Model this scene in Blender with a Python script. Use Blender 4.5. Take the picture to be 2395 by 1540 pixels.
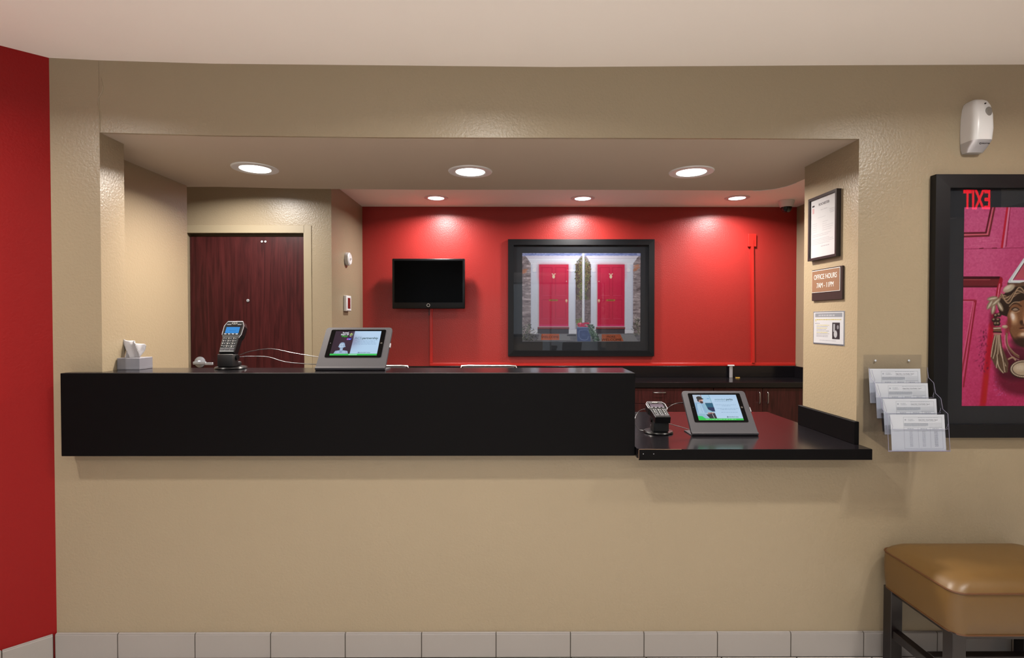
import bpy, bmesh, math, random
import numpy as np
from mathutils import Matrix, Vector
random.seed(7); rng = np.random.default_rng(5)
R = math.radians
C = bpy.context.scene.collection
SC = bpy.context.scene
for o in list(bpy.data.objects): bpy.data.objects.remove(o)

# ------------------------------------------------------------------ camera, world, lights, exposure
CZ = 1.352
PITCH = math.atan(.016); YAW = math.atan(4.5/1250)
cd = bpy.data.cameras.new('camera'); cam = bpy.data.objects.new('camera', cd); C.objects.link(cam)
cd.sensor_width = 36; cd.lens = 1250/2395*36; cd.clip_start = .02
cam.location = (0, 0, CZ); cam.rotation_euler = (math.pi/2-PITCH, 0, -YAW)
SC.camera = cam
SC.view_settings.view_transform = 'Standard'; SC.view_settings.look = 'None'
SC.view_settings.exposure = 0.0; SC.view_settings.gamma = 1.0
try: SC.view_settings.use_curve_mapping = False
except Exception: pass
w = bpy.data.worlds.new('world'); SC.world = w; w.use_nodes = True
w.node_tree.nodes['Background'].inputs[0].default_value = (.75, .87, 1, 1)
w.node_tree.nodes['Background'].inputs[1].default_value = 1.0

LOBBY_P, SOFFIT_P, REAR_P, REAR_FILL_P, CEIL_FILL_P = 18, 23, 23, 6, 30
def area(name, loc, rot, size, power, col=(1, 1, 1), shape='DISK', sy=None, spread=R(160)):
    l = bpy.data.lights.new(name, 'AREA'); l.shape = shape; l.size = size
    if sy: l.size_y = sy
    l.energy = power; l.color = col; l.spread = spread
    o = bpy.data.objects.new(name, l); C.objects.link(o); o.location = loc; o.rotation_euler = rot
    return o
# unseen fill light added behind the camera, tinted like daylight
area('rear_fill', (-.3, -3.9, 1.35), (R(97), 0, 0), 5.0, REAR_FILL_P, (.93, .96, 1), 'RECTANGLE', 2.0, R(180))
# unseen upward fill added near the camera to brighten the lobby ceiling
area('ceiling_fill', (-.1, -.25, 1.62), (R(180), 0, 0), 1.6, CEIL_FILL_P, (1, .97, .94), 'RECTANGLE', .5, R(170))
LOBBY = [(-2.05, 1.27), (-.13, 1.27), (1.85, 1.27), (-1.6, -.7), (.3, -.7), (2.2, -.7)]
SOFFIT = [(-1.239, 2.615), (-.195, 2.634), (.889, 2.63)]
REAR = [(-.665, 4.825), (.656, 4.837), (2.041, 4.816)]
for x, y in LOBBY: area('downlight', (x, y, 2.352), (0, 0, 0), .10, LOBBY_P, (1, .95, .88))
for x, y in SOFFIT: area('downlight', (x, y, 2.0755), (0, 0, 0), .13, SOFFIT_P, (1, .9, .8))
ADDED_OFFICE = [(-2.0, 3.7), (.656, 3.7), (2.0, 3.7)]   # unseen office lights added behind the soffit to brighten the door wall
for x, y in ADDED_OFFICE: area('downlight', (x, y, 2.4435), (0, 0, 0), .13, 30 if x < -1 else 18, (1, .95, .9))  # added office lights, unseen behind the soffit
for x, y in REAR: area('downlight', (x, y, 2.4435), (0, 0, 0), .13, REAR_P, (1, .96, .93))

# ------------------------------------------------------------------ materials
def s2l(c): return tuple(((v/255)/12.92 if v/255 <= .04045 else ((v/255+.055)/1.055)**2.4) for v in c)
MATS = {}
def mat(name, rgb, rough=.5, metal=0, bump=None, spec=.5, coat=0, emis=0, var=0, grain=None):
    """rgb in sRGB 0-255; bump=(scale, strength, distance); var = slight tone variation"""
    m = bpy.data.materials.new(name); m.use_nodes = True; nt = m.node_tree; b = nt.nodes['Principled BSDF']
    c = s2l(rgb)+(1,)
    b.inputs['Base Color'].default_value = c; b.inputs['Roughness'].default_value = rough
    b.inputs['Metallic'].default_value = metal; b.inputs['Specular IOR Level'].default_value = spec
    b.inputs['Coat Weight'].default_value = coat
    if emis:
        b.inputs['Emission Color'].default_value = c; b.inputs['Emission Strength'].default_value = emis
    tc = nt.nodes.new('ShaderNodeTexCoord')
    if bump:
        n = nt.nodes.new('ShaderNodeTexNoise'); n.inputs['Scale'].default_value = bump[0]; n.inputs['Detail'].default_value = 3
        n.inputs['Distortion'].default_value = .25
        bp = nt.nodes.new('ShaderNodeBump'); bp.inputs['Strength'].default_value = bump[1]; bp.inputs['Distance'].default_value = bump[2]
        nt.links.new(tc.outputs['Object'], n.inputs['Vector']); nt.links.new(n.outputs['Fac'], bp.inputs['Height'])
        nt.links.new(bp.outputs[0], b.inputs['Normal'])
    if var:
        n = nt.nodes.new('ShaderNodeTexNoise'); n.inputs['Scale'].default_value = 1.7; n.inputs['Detail'].default_value = 3
        mx = nt.nodes.new('ShaderNodeMix'); mx.data_type = 'RGBA'
        mx.inputs[6].default_value = tuple(v*(1-var) for v in c[:3])+(1,); mx.inputs[7].default_value = tuple(min(1, v*(1+var)) for v in c[:3])+(1,)
        nt.links.new(tc.outputs['Object'], n.inputs['Vector']); nt.links.new(n.outputs['Fac'], mx.inputs[0]); nt.links.new(mx.outputs[2], b.inputs['Base Color'])
    if grain:  # wood: stretched noise along z; grain = (dark rgb, stretch vector)
        mp = nt.nodes.new('ShaderNodeMapping'); mp.inputs['Scale'].default_value = grain[1]
        n = nt.nodes.new('ShaderNodeTexNoise'); n.inputs['Scale'].default_value = 1; n.inputs['Detail'].default_value = 6; n.inputs['Distortion'].default_value = 1.2
        rp = nt.nodes.new('ShaderNodeValToRGB'); rp.color_ramp.elements[0].position = .35; rp.color_ramp.elements[1].position = .68
        rp.color_ramp.elements[0].color = s2l(grain[0])+(1,); rp.color_ramp.elements[1].color = c
        nt.links.new(tc.outputs['Object'], mp.inputs[0]); nt.links.new(mp.outputs[0], n.inputs['Vector'])
        nt.links.new(n.outputs['Fac'], rp.inputs[0]); nt.links.new(rp.outputs[0], b.inputs['Base Color'])
    return m
WALLB = (105, .55, .0022)
beige = mat('beige_wall_paint', (148, 134, 110), .34, bump=WALLB, var=.04)
beige_trim = mat('beige_trim_paint', (152, 139, 114), .4)
red_shaded = mat('shaded_red_wall_paint', (130, 5, 5), .5, bump=WALLB, var=.05, spec=.25)  # ordinary red paint with the left wall's shade put into its colour
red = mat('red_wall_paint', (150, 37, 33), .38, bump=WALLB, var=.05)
redg = mat('red_gloss_paint', (180, 36, 30), .3)
ceilm = mat('ceiling_paint', (243, 237, 231), .8, bump=(40, .12, .002))
soffit_m = mat('soffit_paint', (178, 163, 147), .7, bump=(40, .12, .002))
black_lam = mat('black_laminate', (17, 15, 18), .16, bump=(260, .03, .0003), spec=.5)
black_face = mat('black_laminate_face', (6, 5, 6), .5, spec=.1)
edge_chip = mat('chipped_edge_core', (120, 95, 75), .7)
wood = mat('dark_cherry_wood', (72, 29, 29), .32, grain=((48, 18, 18), (34, 34, 2.2)), spec=.45)
chrome = mat('brushed_nickel', (190, 192, 196), .25, 1)
polish = mat('polished_chrome', (214, 220, 228), .3, .75)
white_pl = mat('white_plastic', (212, 212, 212), .28)
grey_pl = mat('grey_plastic', (120, 116, 110), .4)
silver_pl = mat('silver_plastic', (190, 190, 196), .3, .5)
black_pl = mat('black_plastic', (10, 10, 12), .3, spec=.35)
key_m = mat('rubber_key', (9, 9, 10), .6, spec=.2)
grey_key = mat('grey_rubber_key', (58, 56, 62), .5)
black_soft = mat('black_satin_plastic', (10, 10, 11), .5)
kiosk = mat('graphite_powder_coat', (54, 53, 58), .55, .25, bump=(900, .1, .0004))
frame_blk = mat('black_picture_frame', (9, 10, 14), .45, spec=.3)
frame_brn = mat('dark_brown_frame', (34, 27, 28), .3)
mat_board = mat('charcoal_mat_board', (33, 35, 39), .8, spec=.1)
paper = mat('white_paper', (182, 186, 193), .7)
paper_e = mat('paper_stack_edges', (168, 176, 190), .75, bump=(500, .3, .001))
ink = mat('dark_ink', (60, 62, 70), .7)
dark_print = mat('dark_print_lettering', (14, 10, 14), .8, spec=.1)
ink_l = mat('grey_ink', (150, 154, 160), .7)
tissue_m = mat('tissue', (186, 184, 188), .85)
tile_m = mat('grey_glazed_tile', (146, 141, 137), .32, bump=(30, .06, .001), var=.05)
floor_m = mat('greige_floor_tile', (216, 210, 204), .4, var=.07)
grout = mat('grout', (72, 66, 60), .85)
leather = mat('caramel_leather', (98, 72, 35), .4, bump=(220, .12, .0008), var=.05)
piping_m = mat('caramel_leather_piping', (84, 50, 22), .45)
leg_m = mat('espresso_wood', (26, 18, 18), .35, grain=((16, 11, 12), (60, 60, 4)))
sign_br = mat('brown_sign_plaque', (46, 33, 32), .35)
sign_tan = mat('tan_sign_panel', (122, 90, 68), .45)
white_ink = mat('white_lettering', (205, 203, 200), .5)
yellow = mat('highlighter_yellow', (222, 205, 40), .7)
lens_m = mat('light_lens', (255, 250, 244), .5, emis=6)
rear_lens = mat('cool_light_lens', (248, 250, 255), .5, emis=6)
exit_em = mat('exit_letter_red', (255, 0, 30), .5, emis=21)
cable_m = mat('cable_rubber', (30, 28, 28), .3)
def glass(name, tint=(1, 1, 1), ior=1.45, edge=None):
    m = bpy.data.materials.new(name); m.use_nodes = True; nt = m.node_tree; nt.nodes.clear()
    o = nt.nodes.new('ShaderNodeOutputMaterial'); t = nt.nodes.new('ShaderNodeBsdfTransparent'); g = nt.nodes.new('ShaderNodeBsdfGlossy')
    f = nt.nodes.new('ShaderNodeFresnel'); f.inputs[0].default_value = ior; x = nt.nodes.new('ShaderNodeMixShader')
    t.inputs[0].default_value = tint+(1,); g.inputs['Roughness'].default_value = .015
    ge = nt.nodes.new('ShaderNodeNewGeometry'); mm = nt.nodes.new('ShaderNodeMath'); mm.operation = 'SUBTRACT'; mm.inputs[0].default_value = 1
    m2 = nt.nodes.new('ShaderNodeMath'); m2.operation = 'MULTIPLY'   # only the outer side of the thin pane mirrors
    nt.links.new(ge.outputs['Backfacing'], mm.inputs[1]); nt.links.new(f.outputs[0], m2.inputs[0]); nt.links.new(mm.outputs[0], m2.inputs[1])
    nt.links.new(m2.outputs[0], x.inputs[0]); nt.links.new(t.outputs[0], x.inputs[1]); nt.links.new(g.outputs[0], x.inputs[2]); nt.links.new(x.outputs[0], o.inputs[0])
    return m
pane_m = glass('picture_glass'); screen_glass = glass('screen_cover_glass'); acryl = glass('clear_acrylic', (.955, .96, .975), 1.5)
acryl_e = mat('acrylic_edge', (128, 128, 150), .2)
sleeve_m = glass('clear_sleeve', (.97, .97, .97), 1.4)

# ------------------------------------------------------------------ mesh helpers
class B:
    def __init__(s): s.bm = bmesh.new(); s.mi = 0
    def _fin(s, faces):
        for f in faces: f.material_index = s.mi
    def box(s, x0, x1, y0, y1, z0, z1, bev=0, seg=2, M=None):
        b = s.bm; n0 = set(b.faces)
        vs = bmesh.ops.create_cube(b, size=1)['verts']
        for v in vs: v.co = Vector(((x0+x1)/2+v.co.x*(x1-x0), (y0+y1)/2+v.co.y*(y1-y0), (z0+z1)/2+v.co.z*(z1-z0)))
        if bev:
            es = {e for v in vs for e in v.link_edges}
            r = bmesh.ops.bevel(b, geom=list(es), offset=bev, segments=seg, profile=.5, affect='EDGES')
        nf = [f for f in b.faces if f not in n0]
        if M:
            for v in {v for f in nf for v in f.verts}: v.co = M @ v.co
        s._fin(nf); return s
    def cyl(s, p0, p1, r, seg=20, r2=None):
        p0, p1 = Vector(p0), Vector(p1); d = p1-p0; q = d.to_track_quat('Z', 'Y').to_matrix().to_4x4()
        n0 = set(s.bm.faces)
        bmesh.ops.create_cone(s.bm, cap_ends=True, segments=seg, radius1=r, radius2=r if r2 is None else r2, depth=d.length,
                              matrix=Matrix.Translation((p0+p1)/2) @ q)
        s._fin([f for f in s.bm.faces if f not in n0]); return s
    def tube(s, pts, r, seg=8, sub=6, closed=False):
        P = [Vector(p) for p in pts]
        if sub > 1 and len(P) > 2:
            Q = []
            n = len(P)
            for i in range(n-1):
                a, b_, c, d = P[max(i-1, 0)], P[i], P[i+1], P[min(i+2, n-1)]
                for k in range(sub):
                    t = k/sub
                    Q.append(.5*((2*b_)+(-a+c)*t+(2*a-5*b_+4*c-d)*t*t+(-a+3*b_-3*c+d)*t**3))
            Q.append(P[-1]); P = Q
        rings = []; nf = []; up = None
        for i, p in enumerate(P):
            t = (P[min(i+1, len(P)-1)]-P[max(i-1, 0)]).normalized()
            if up is None: up = Vector((0, 0, 1)) if abs(t.z) < .9 else Vector((1, 0, 0))
            a = t.cross(up).normalized(); b_ = a.cross(t).normalized(); up = b_
            rings.append([s.bm.verts.new(p+r*(math.cos(k/seg*2*math.pi)*a+math.sin(k/seg*2*math.pi)*b_)) for k in range(seg)])
        for i in range(len(rings)-1):
            for k in range(seg): nf.append(s.bm.faces.new((rings[i][k], rings[i][(k+1) % seg], rings[i+1][(k+1) % seg], rings[i+1][k])))
        nf.append(s.bm.faces.new(rings[0][::-1])); nf.append(s.bm.faces.new(rings[-1])); s._fin(nf); return s
    def prism(s, poly, axis, a, b_):
        """extrude 2D poly along axis from a to b_. axis x: poly=(y,z); y: (x,z); z: (x,y)"""
        def P(u, v, t): return {'x': (t, u, v), 'y': (u, t, v), 'z': (u, v, t)}[axis]
        A = [s.bm.verts.new(P(u, v, a)) for u, v in poly]; Bv = [s.bm.verts.new(P(u, v, b_)) for u, v in poly]
        nf = [s.bm.faces.new(A), s.bm.faces.new(Bv[::-1])]; n = len(poly)
        for i in range(n): nf.append(s.bm.faces.new((A[i], Bv[i], Bv[(i+1) % n], A[(i+1) % n])))
        s._fin(nf); return s
    def lathe(s, prof, axis_o, M=None, seg=32, ring=False):
        rings = []; nf = []; n0 = len(s.bm.verts)
        for r, z in prof: rings.append([s.bm.verts.new((r*math.cos(k/seg*2*math.pi), r*math.sin(k/seg*2*math.pi), z)) for k in range(seg)])
        for i in range(len(rings)-1):
            for k in range(seg): nf.append(s.bm.faces.new((rings[i][k], rings[i][(k+1) % seg], rings[i+1][(k+1) % seg], rings[i+1][k])))
        if ring:
            for k in range(seg): nf.append(s.bm.faces.new((rings[-1][k], rings[-1][(k+1) % seg], rings[0][(k+1) % seg], rings[0][k])))
        else: nf.append(s.bm.faces.new(rings[0][::-1])); nf.append(s.bm.faces.new(rings[-1]))
        MM = Matrix.Translation(axis_o) @ (M or Matrix())
        for rg in rings:
            for v in rg: v.co = MM @ v.co
        s._fin(nf); return s
    def grid(s, f, nu, nv):
        V = [[s.bm.verts.new(f(i/nu, j/nv)) for j in range(nv+1)] for i in range(nu+1)]
        s._fin([s.bm.faces.new((V[i][j], V[i+1][j], V[i+1][j+1], V[i][j+1])) for i in range(nu) for j in range(nv)]); return s
    def quad(s, *p): s._fin([s.bm.faces.new([s.bm.verts.new(q) for q in p])]); return s
    def xf(s, M):
        for v in s.bm.verts: v.co = M @ v.co
        return s
    def build(s, name, m, parent=None, smooth=False, recalc=True):
        if recalc: bmesh.ops.recalc_face_normals(s.bm, faces=s.bm.faces)
        me = bpy.data.meshes.new(name); s.bm.to_mesh(me); s.bm.free()
        for q in (m if isinstance(m, (list, tuple)) else [m]): me.materials.append(q)
        if smooth:
            me.polygons.foreach_set('use_smooth', [True]*len(me.polygons))
            try: me.set_sharp_from_angle(angle=R(40))
            except Exception: pass
        o = bpy.data.objects.new(name, me); C.objects.link(o)
        if parent: o.parent = parent
        return o
def BX(*a, **k): return B().box(*a, **k)
def thing(name, label, cat, loc=(0, 0, 0), rz=0, group=None):
    o = bpy.data.objects.new(name, None); C.objects.link(o); o.location = loc; o.rotation_euler = (0, 0, rz); o.empty_display_size = .05
    o['label'] = label; o['category'] = cat
    if group: o['group'] = group
    return o
def tag(o, label, cat, group=None):
    o['label'] = label; o['category'] = cat
    if group: o['group'] = group
    return o
def struct(o, label=None, cat=None):
    o['kind'] = 'structure'
    if label: o['label'] = label
    if cat: o['category'] = cat
    return o
def dup(root, loc=None, rz=None, label=None):
    r = root.copy(); C.objects.link(r)
    if loc is not None: r.location = loc
    if rz is not None: r.rotation_euler = (0, 0, rz)
    if label: r['label'] = label
    for ch in list(root.children):
        c = ch.copy(); C.objects.link(c); c.parent = r
        for g in list(ch.children):
            d = g.copy(); C.objects.link(d); d.parent = c
    return r
def text(name, s, size, m, M, parent=None, depth=.0004, align='CENTER', off=0, sx=1, shear=0, space=1):
    cu = bpy.data.curves.new('txt', 'FONT'); cu.body = s; cu.size = size; cu.extrude = depth; cu.align_x = align; cu.align_y = 'CENTER'
    cu.offset = off; cu.shear = shear; cu.resolution_u = 3; cu.space_character = space
    t = bpy.data.objects.new('txt', cu); C.objects.link(t); bpy.context.view_layer.update()
    me = bpy.data.meshes.new_from_object(t.evaluated_get(bpy.context.evaluated_depsgraph_get()))
    bpy.data.objects.remove(t); me.materials.clear(); me.materials.append(m)
    me.transform(M @ Matrix.Diagonal((sx, 1, 1, 1)))
    o = bpy.data.objects.new(name, me); C.objects.link(o)
    if parent: o.parent = parent
    return o
# plane frames: local x right, y up, z toward viewer
def frame(o, xa, ya):
    xa, ya = Vector(xa).normalized(), Vector(ya).normalized(); za = xa.cross(ya)
    M = Matrix((xa, ya, za)).transposed().to_4x4(); M.translation = Vector(o); return M
def fr_front(x, y, z): return frame((x, y, z), (1, 0, 0), (0, 0, 1))

# canvas: numpy painter for flat prints and screens (vertex colours on a fine grid)
class Cv:
    def __init__(s, w, h, x0, y0, x1, y1, bg=(255, 255, 255)):
        s.w, s.h = w, h; s.a = np.zeros((h, w, 3)); s.a[:] = bg
        s.X, s.Y = np.meshgrid(x0+(np.arange(w)+.5)/w*(x1-x0), y0+(np.arange(h)+.5)/h*(y1-y0))
        s.px = (x1-x0)/w
    def put(s, m, c, al=1):
        m = np.clip(m, 0, 1)[..., None]*al; s.a = s.a*(1-m)+np.asarray(c, float)*m; return s
    def rect(s, x0, y0, x1, y1, c, al=1, soft=None):
        q = soft or s.px
        m = np.clip((s.X-x0)/q+.5, 0, 1)*np.clip((x1-s.X)/q+.5, 0, 1)*np.clip((s.Y-y0)/q+.5, 0, 1)*np.clip((y1-s.Y)/q+.5, 0, 1)
        return s.put(m, c, al)
    def ell(s, cx, cy, rx, ry, c, al=1, soft=None, ang=0):
        q = (soft or s.px)/min(rx, ry); ca, sa = math.cos(R(ang)), math.sin(R(ang))
        dx, dy = s.X-cx, s.Y-cy; u = (dx*ca+dy*sa)/rx; v = (-dx*sa+dy*ca)/ry
        return s.put((1-np.sqrt(u*u+v*v))/q+.5, c, al)
    def poly(s, pts, c, al=1):
        acc = np.zeros_like(s.X)
        for ox, oy in ((-.25, -.25), (.25, -.25), (-.25, .25), (.25, .25)):
            X = s.X+ox*s.px; Y = s.Y+oy*s.px; ins = np.zeros(X.shape, bool); n = len(pts)
            for i in range(n):
                (xa, ya), (xb, yb) = pts[i], pts[(i+1) % n]
                if ya == yb: continue
                ins ^= ((ya > Y) != (yb > Y)) & (X < (xb-xa)*(Y-ya)/(yb-ya)+xa)
            acc += ins
        return s.put(acc/4, c, al)
    def line(s, pts, wd, c, al=1, soft=None):
        q = soft or s.px; m = np.zeros_like(s.X)
        for (xa, ya), (xb, yb) in zip(pts[:-1], pts[1:]):
            L = max((xb-xa)**2+(yb-ya)**2, 1e-9); t = np.clip(((s.X-xa)*(xb-xa)+(s.Y-ya)*(yb-ya))/L, 0, 1)
            d = np.hypot(s.X-xa-t*(xb-xa), s.Y-ya-t*(yb-ya)); m = np.maximum(m, np.clip((wd/2-d)/q+.5, 0, 1))
        return s.put(m, c, al)
    def curve(s, pts, wd, c, al=1, soft=None):
        P = [np.array(p, float) for p in pts]; Q = []
        for i in range(len(P)-1):
            a, b, c2, d = P[max(i-1, 0)], P[i], P[i+1], P[min(i+2, len(P)-1)]
            for k in range(5):
                t = k/5; Q.append(.5*(2*b+(-a+c2)*t+(2*a-5*b+4*c2-d)*t*t+(-a+3*b-3*c2+d)*t**3))
        Q.append(P[-1]); return s.line([tuple(q) for q in Q], wd, c, al, soft)
    def noise(s, amp, cell=1, mask=None, aniso=(1, 1)):
        h, w_ = int(s.h/cell/aniso[1])+2, int(s.w/cell/aniso[0])+2
        n = rng.standard_normal((h, w_)); yi = np.linspace(0, h-1.001, s.h); xi = np.linspace(0, w_-1.001, s.w)
        y0, x0 = yi.astype(int), xi.astype(int); fy, fx = (yi-y0)[:, None], (xi-x0)[None]
        v = (n[y0][:, x0]*(1-fy)*(1-fx)+n[y0+1][:, x0]*fy*(1-fx)+n[y0][:, x0+1]*(1-fy)*fx+n[y0+1][:, x0+1]*fy*fx)
        if mask is not None: v = v*mask
        s.a = s.a+v[..., None]*amp; return s
    def inside(s, x0, y0, x1, y1): return ((s.X > x0) & (s.X < x1) & (s.Y > y0) & (s.Y < y1)).astype(float)
    def words(s, x0, x1, y, hgt, c, al=.8, center=False, fill=1.0):
        x = x0; e = x1
        while x < e:
            wl = min(hgt*random.uniform(1.2, 4.5), e-x); s.rect(x, y-hgt/2, x+wl, y+hgt/2, c, al*random.uniform(.7, 1), soft=s.px); x += wl+hgt*.7
        return s
def vc_mat(name, emis=0, rough=.45):
    m = bpy.data.materials.new(name); m.use_nodes = True; nt = m.node_tree; b = nt.nodes['Principled BSDF']
    a = nt.nodes.new('ShaderNodeVertexColor'); a.layer_name = 'Col'
    if emis:
        b.inputs['Base Color'].default_value = (.01, .01, .01, 1)
        nt.links.new(a.outputs[0], b.inputs['Emission Color']); b.inputs['Emission Strength'].default_value = emis
    else: nt.links.new(a.outputs[0], b.inputs['Base Color'])
    b.inputs['Roughness'].default_value = rough; return m
print_m = vc_mat('photo_print'); screen_m = vc_mat('lit_screen', .95); screen_m.node_tree.nodes['Principled BSDF'].inputs['Specular IOR Level'].default_value = 0; print_m.node_tree.nodes['Principled BSDF'].inputs['Specular IOR Level'].default_value = .1
def canvas_obj(name, cv, M, W, H, m, parent, label=None, k=1.0):
    """grid centred on the frame M, W x H metres"""
    w_, h_ = cv.w, cv.h
    xs = np.linspace(-W/2, W/2, w_); ys = np.linspace(H/2, -H/2, h_)
    gx, gy = np.meshgrid(xs, ys); co = np.stack([gx, gy, np.zeros_like(gx), np.ones_like(gx)], -1).reshape(-1, 4) @ np.array(M).T
    idx = np.arange(w_*h_).reshape(h_, w_)
    q = np.stack([idx[1:, :-1], idx[1:, 1:], idx[:-1, 1:], idx[:-1, :-1]], -1).reshape(-1, 4)
    me = bpy.data.meshes.new(name); me.vertices.add(w_*h_); me.vertices.foreach_set('co', co[:, :3].ravel())
    me.loops.add(q.size); me.loops.foreach_set('vertex_index', q.ravel()); me.polygons.add(len(q))
    me.polygons.foreach_set('loop_start', np.arange(len(q))*4); me.polygons.foreach_set('loop_total', np.full(len(q), 4)); me.update(calc_edges=True)
    c = np.clip(cv.a, 0, 255)/255; lin = k*np.where(c <= .04045, c/12.92, ((c+.055)/1.055)**2.4)   # k: ink density of the paper print
    at = me.color_attributes.new('Col', 'FLOAT_COLOR', 'POINT')
    at.data.foreach_set('color', np.concatenate([lin.reshape(-1, 3), np.ones((w_*h_, 1))], 1).ravel())
    me.materials.append(m); o = bpy.data.objects.new(name, me); C.objects.link(o)
    if parent: o.parent = parent
    if label: o['label'] = label
    return o

# ------------------------------------------------------------------ room shell
D = 2.15; FZ = -.012
floor = struct(BX(-4.6, 4.6, -4.1, 5.5, FZ-.16, FZ-.006).build('floor', grout), 'greige tiled lobby floor along the front wall')
T = .3045
fm = None
for i in range(-15, 15):
    for j in range(0, 9):
        x = -.361+i*T; y1 = D-.012-j*T
        if x < -4.3 or x > 4.3: continue
        if fm is None:
            fm = BX(0, T-.004, -(T-.004), 0, -.009, 0, bev=.0012, seg=1).build('tile', floor_m, floor); fm.location = (x, y1, FZ)
        else:
            t = fm.copy(); C.objects.link(t); t.location = (x, y1, FZ)
big = BX(-4.6, 4.6, -4.1, D-.012-9*T, FZ-.007, FZ).build('floor_tiling', floor_m, floor); big['kind'] = 'stuff'
back = BX(-4.6, 4.6, D+.16, 5.5, FZ-.007, FZ+.001).build('office_flooring', mat('grey_office_carpet', (88, 80, 74), .9, bump=(300, .4, .003)), floor)

# ceiling of the lobby: slightly uneven line where it meets the wall
cl = [(-4.6, 2.405), (-1.83, 2.398), (-1.634, 2.3883), (-1.18, 2.3755), (-.67, 2.3713), (.183, 2.3643), (1.393, 2.374), (2.059, 2.3777), (4.6, 2.385)]
def lz(tab, x):
    return float(np.interp(x, [p[0] for p in tab], [p[1] for p in tab]))
c1 = B()
cxs = sorted(set([p[0] for p in cl]+[-4.6+.2*k for k in range(47)]))
def cf(u, v):
    x = cxs[int(round(u*(len(cxs)-1)))]; y = -4.1+(D+.03+4.1)*v; t = v**6
    return (x, y, lz(cl, x)*t+2.372*(1-t))
c1.grid(cf, len(cxs)-1, 30)
ceil_o = struct(c1.build('ceiling', ceilm, smooth=True), 'smooth off-white lobby ceiling above the front wall')

# front wall with the pass-through opening
hd = [(-1.6372, 2.1023), (-1.1828, 2.091), (-.5007, 2.0842), (.5256, 2.0829), (1.40, 2.0806)]
JL, JR = -1.638, 1.40; YB = 2.2895; YR = 2.545
b = B()
b.prism([(x, z) for x, z in hd]+[(1.40, 2.45), (-1.6372, 2.45)], 'y', D, D+.012)
b.prism([(-1.95, D), (JL, D), (JL-.004, YB), (-1.95, YB)], 'z', FZ-.1, 2.45)          # left pier
b.prism([(JR, D), (4.6, D), (4.6, YB), (1.56, YB), (1.56, YR), (JR, YR)], 'z', FZ-.1, 2.45)   # right pier with deep jamb
b.box(JL, .4905, D, YB, FZ-.1, 1.100)
b.box(.4905, JR, D, YB, FZ-.1, .817)
wf = struct(b.build('wall_front', beige), 'beige orange-peel textured wall around the reception opening')
B().tube([(-1.6345, D-.0003, 2.105), (-1.636, D-.0003, 2.14), (-1.631, D-.0003, 2.17), (-1.638, D-.0003, 2.20), (-1.640, D-.0003, 2.235), (-1.627, D-.0003, 2.26), (-1.622, D-.0003, 2.285), (-1.63, D-.0003, 2.32)], .0022, 6, 4).build('plaster_crack', beige, wf)
b = B()
ca, sa = math.cos(R(45)), math.sin(R(45))
LC = (-1.8345, D)
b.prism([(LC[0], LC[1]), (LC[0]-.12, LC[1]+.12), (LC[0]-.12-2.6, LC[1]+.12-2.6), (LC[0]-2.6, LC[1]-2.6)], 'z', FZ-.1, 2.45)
struct(b.build('wall_left', red_shaded), 'shade-darkened red angled wall at the far left')
struct(BX(-4.6, -4.45, -4.1, .0, FZ-.1, 2.45).build('wall_side', beige))
struct(BX(4.45, 4.6, -4.1, D, FZ-.1, 2.45).build('wall_right', beige))
# lobby back wall, its window opening added to suit the rear fill light
b = B(); b.box(-4.6, -2.9, -4.15, -4.0, FZ-.1, 2.45); b.box(2.4, 4.6, -4.15, -4.0, FZ-.1, 2.45); b.box(-2.9, 2.4, -4.15, -4.0, 2.38, 2.45); b.box(-2.9, 2.4, -4.15, -4.0, FZ-.1, .3)
struct(b.build('wall_back', beige))
b = B()
for x in (-2.9, -1.57, -.25, 1.07, 2.36): b.box(x, x+.05, -4.12, -4.05, .3, 2.38)
b.box(-2.9, 2.41, -4.12, -4.05, .3, .35); b.box(-2.9, 2.41, -4.12, -4.05, 2.33, 2.38)
wn = struct(b.build('added_window_1', chrome)); BX(-2.9, 2.4, -4.09, -4.085, .3, 2.38).build('pane', pane_m, wn)  # unseen window added to go with the fill light behind the camera

# soffit over the service counter
sz = [(-1.9, 2.1023)]+hd+[(1.52, 2.0804)]
bk = [(-1.82, 3.02), (-.6, 3.006), (.5, 2.998), (1.30, 3.005), (1.40, 3.0), (1.465, 2.965), (1.50, 2.90), (1.518, 2.80), (1.52, 2.70)]
b = B()
xs = sorted(set([-1.82, -1.6372, -.5007, -1.1828, -1.18, -.5, 0, .5256, 1.30, 1.34, 1.37, 1.40, 1.43, 1.46, 1.48, 1.50, 1.512, 1.52]))
def by(x): return float(np.interp(x, [p[0] for p in bk], [p[1] for p in bk]))
for i in range(len(xs)-1):
    xa, xb = xs[i], xs[i+1]
    za, zb = lz(sz, xa), lz(sz, xb); ya, yb = by(xa), by(xb)
    if xb > 1.5199: yb = 2.70
    f0 = D+.012
    A = [(xa, f0, za), (xb, f0, zb), (xb, yb, zb), (xa, ya, za)]; U = [(x, y, 2.5) for x, y, z in A]
    b.quad(*A); b.quad(*U[::-1]); b.quad(A[3], A[2], U[2], U[3])
    if i == 0: b.quad(A[0], A[3], U[3], U[0])
    if i == len(xs)-2: b.quad(A[1], U[1], U[2], A[2])
bmesh.ops.remove_doubles(b.bm, verts=b.bm.verts, dist=1e-4)
soffit = struct(b.build('soffit', soffit_m), 'lowered taupe soffit holding three large round lights')
B().tube([(x, by(x)-.002, lz(sz, x)-.0008) for x in (1.36, 1.40, 1.43, 1.465, 1.485, 1.50, 1.512)], .0016, 6, 3).build('corner_bead', white_pl, soffit)
struct(BX(-3.2, 3.1, 2.25, 5.35, 2.455, 2.5).build('ceiling_office', ceilm), 'office ceiling behind the soffit')
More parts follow.
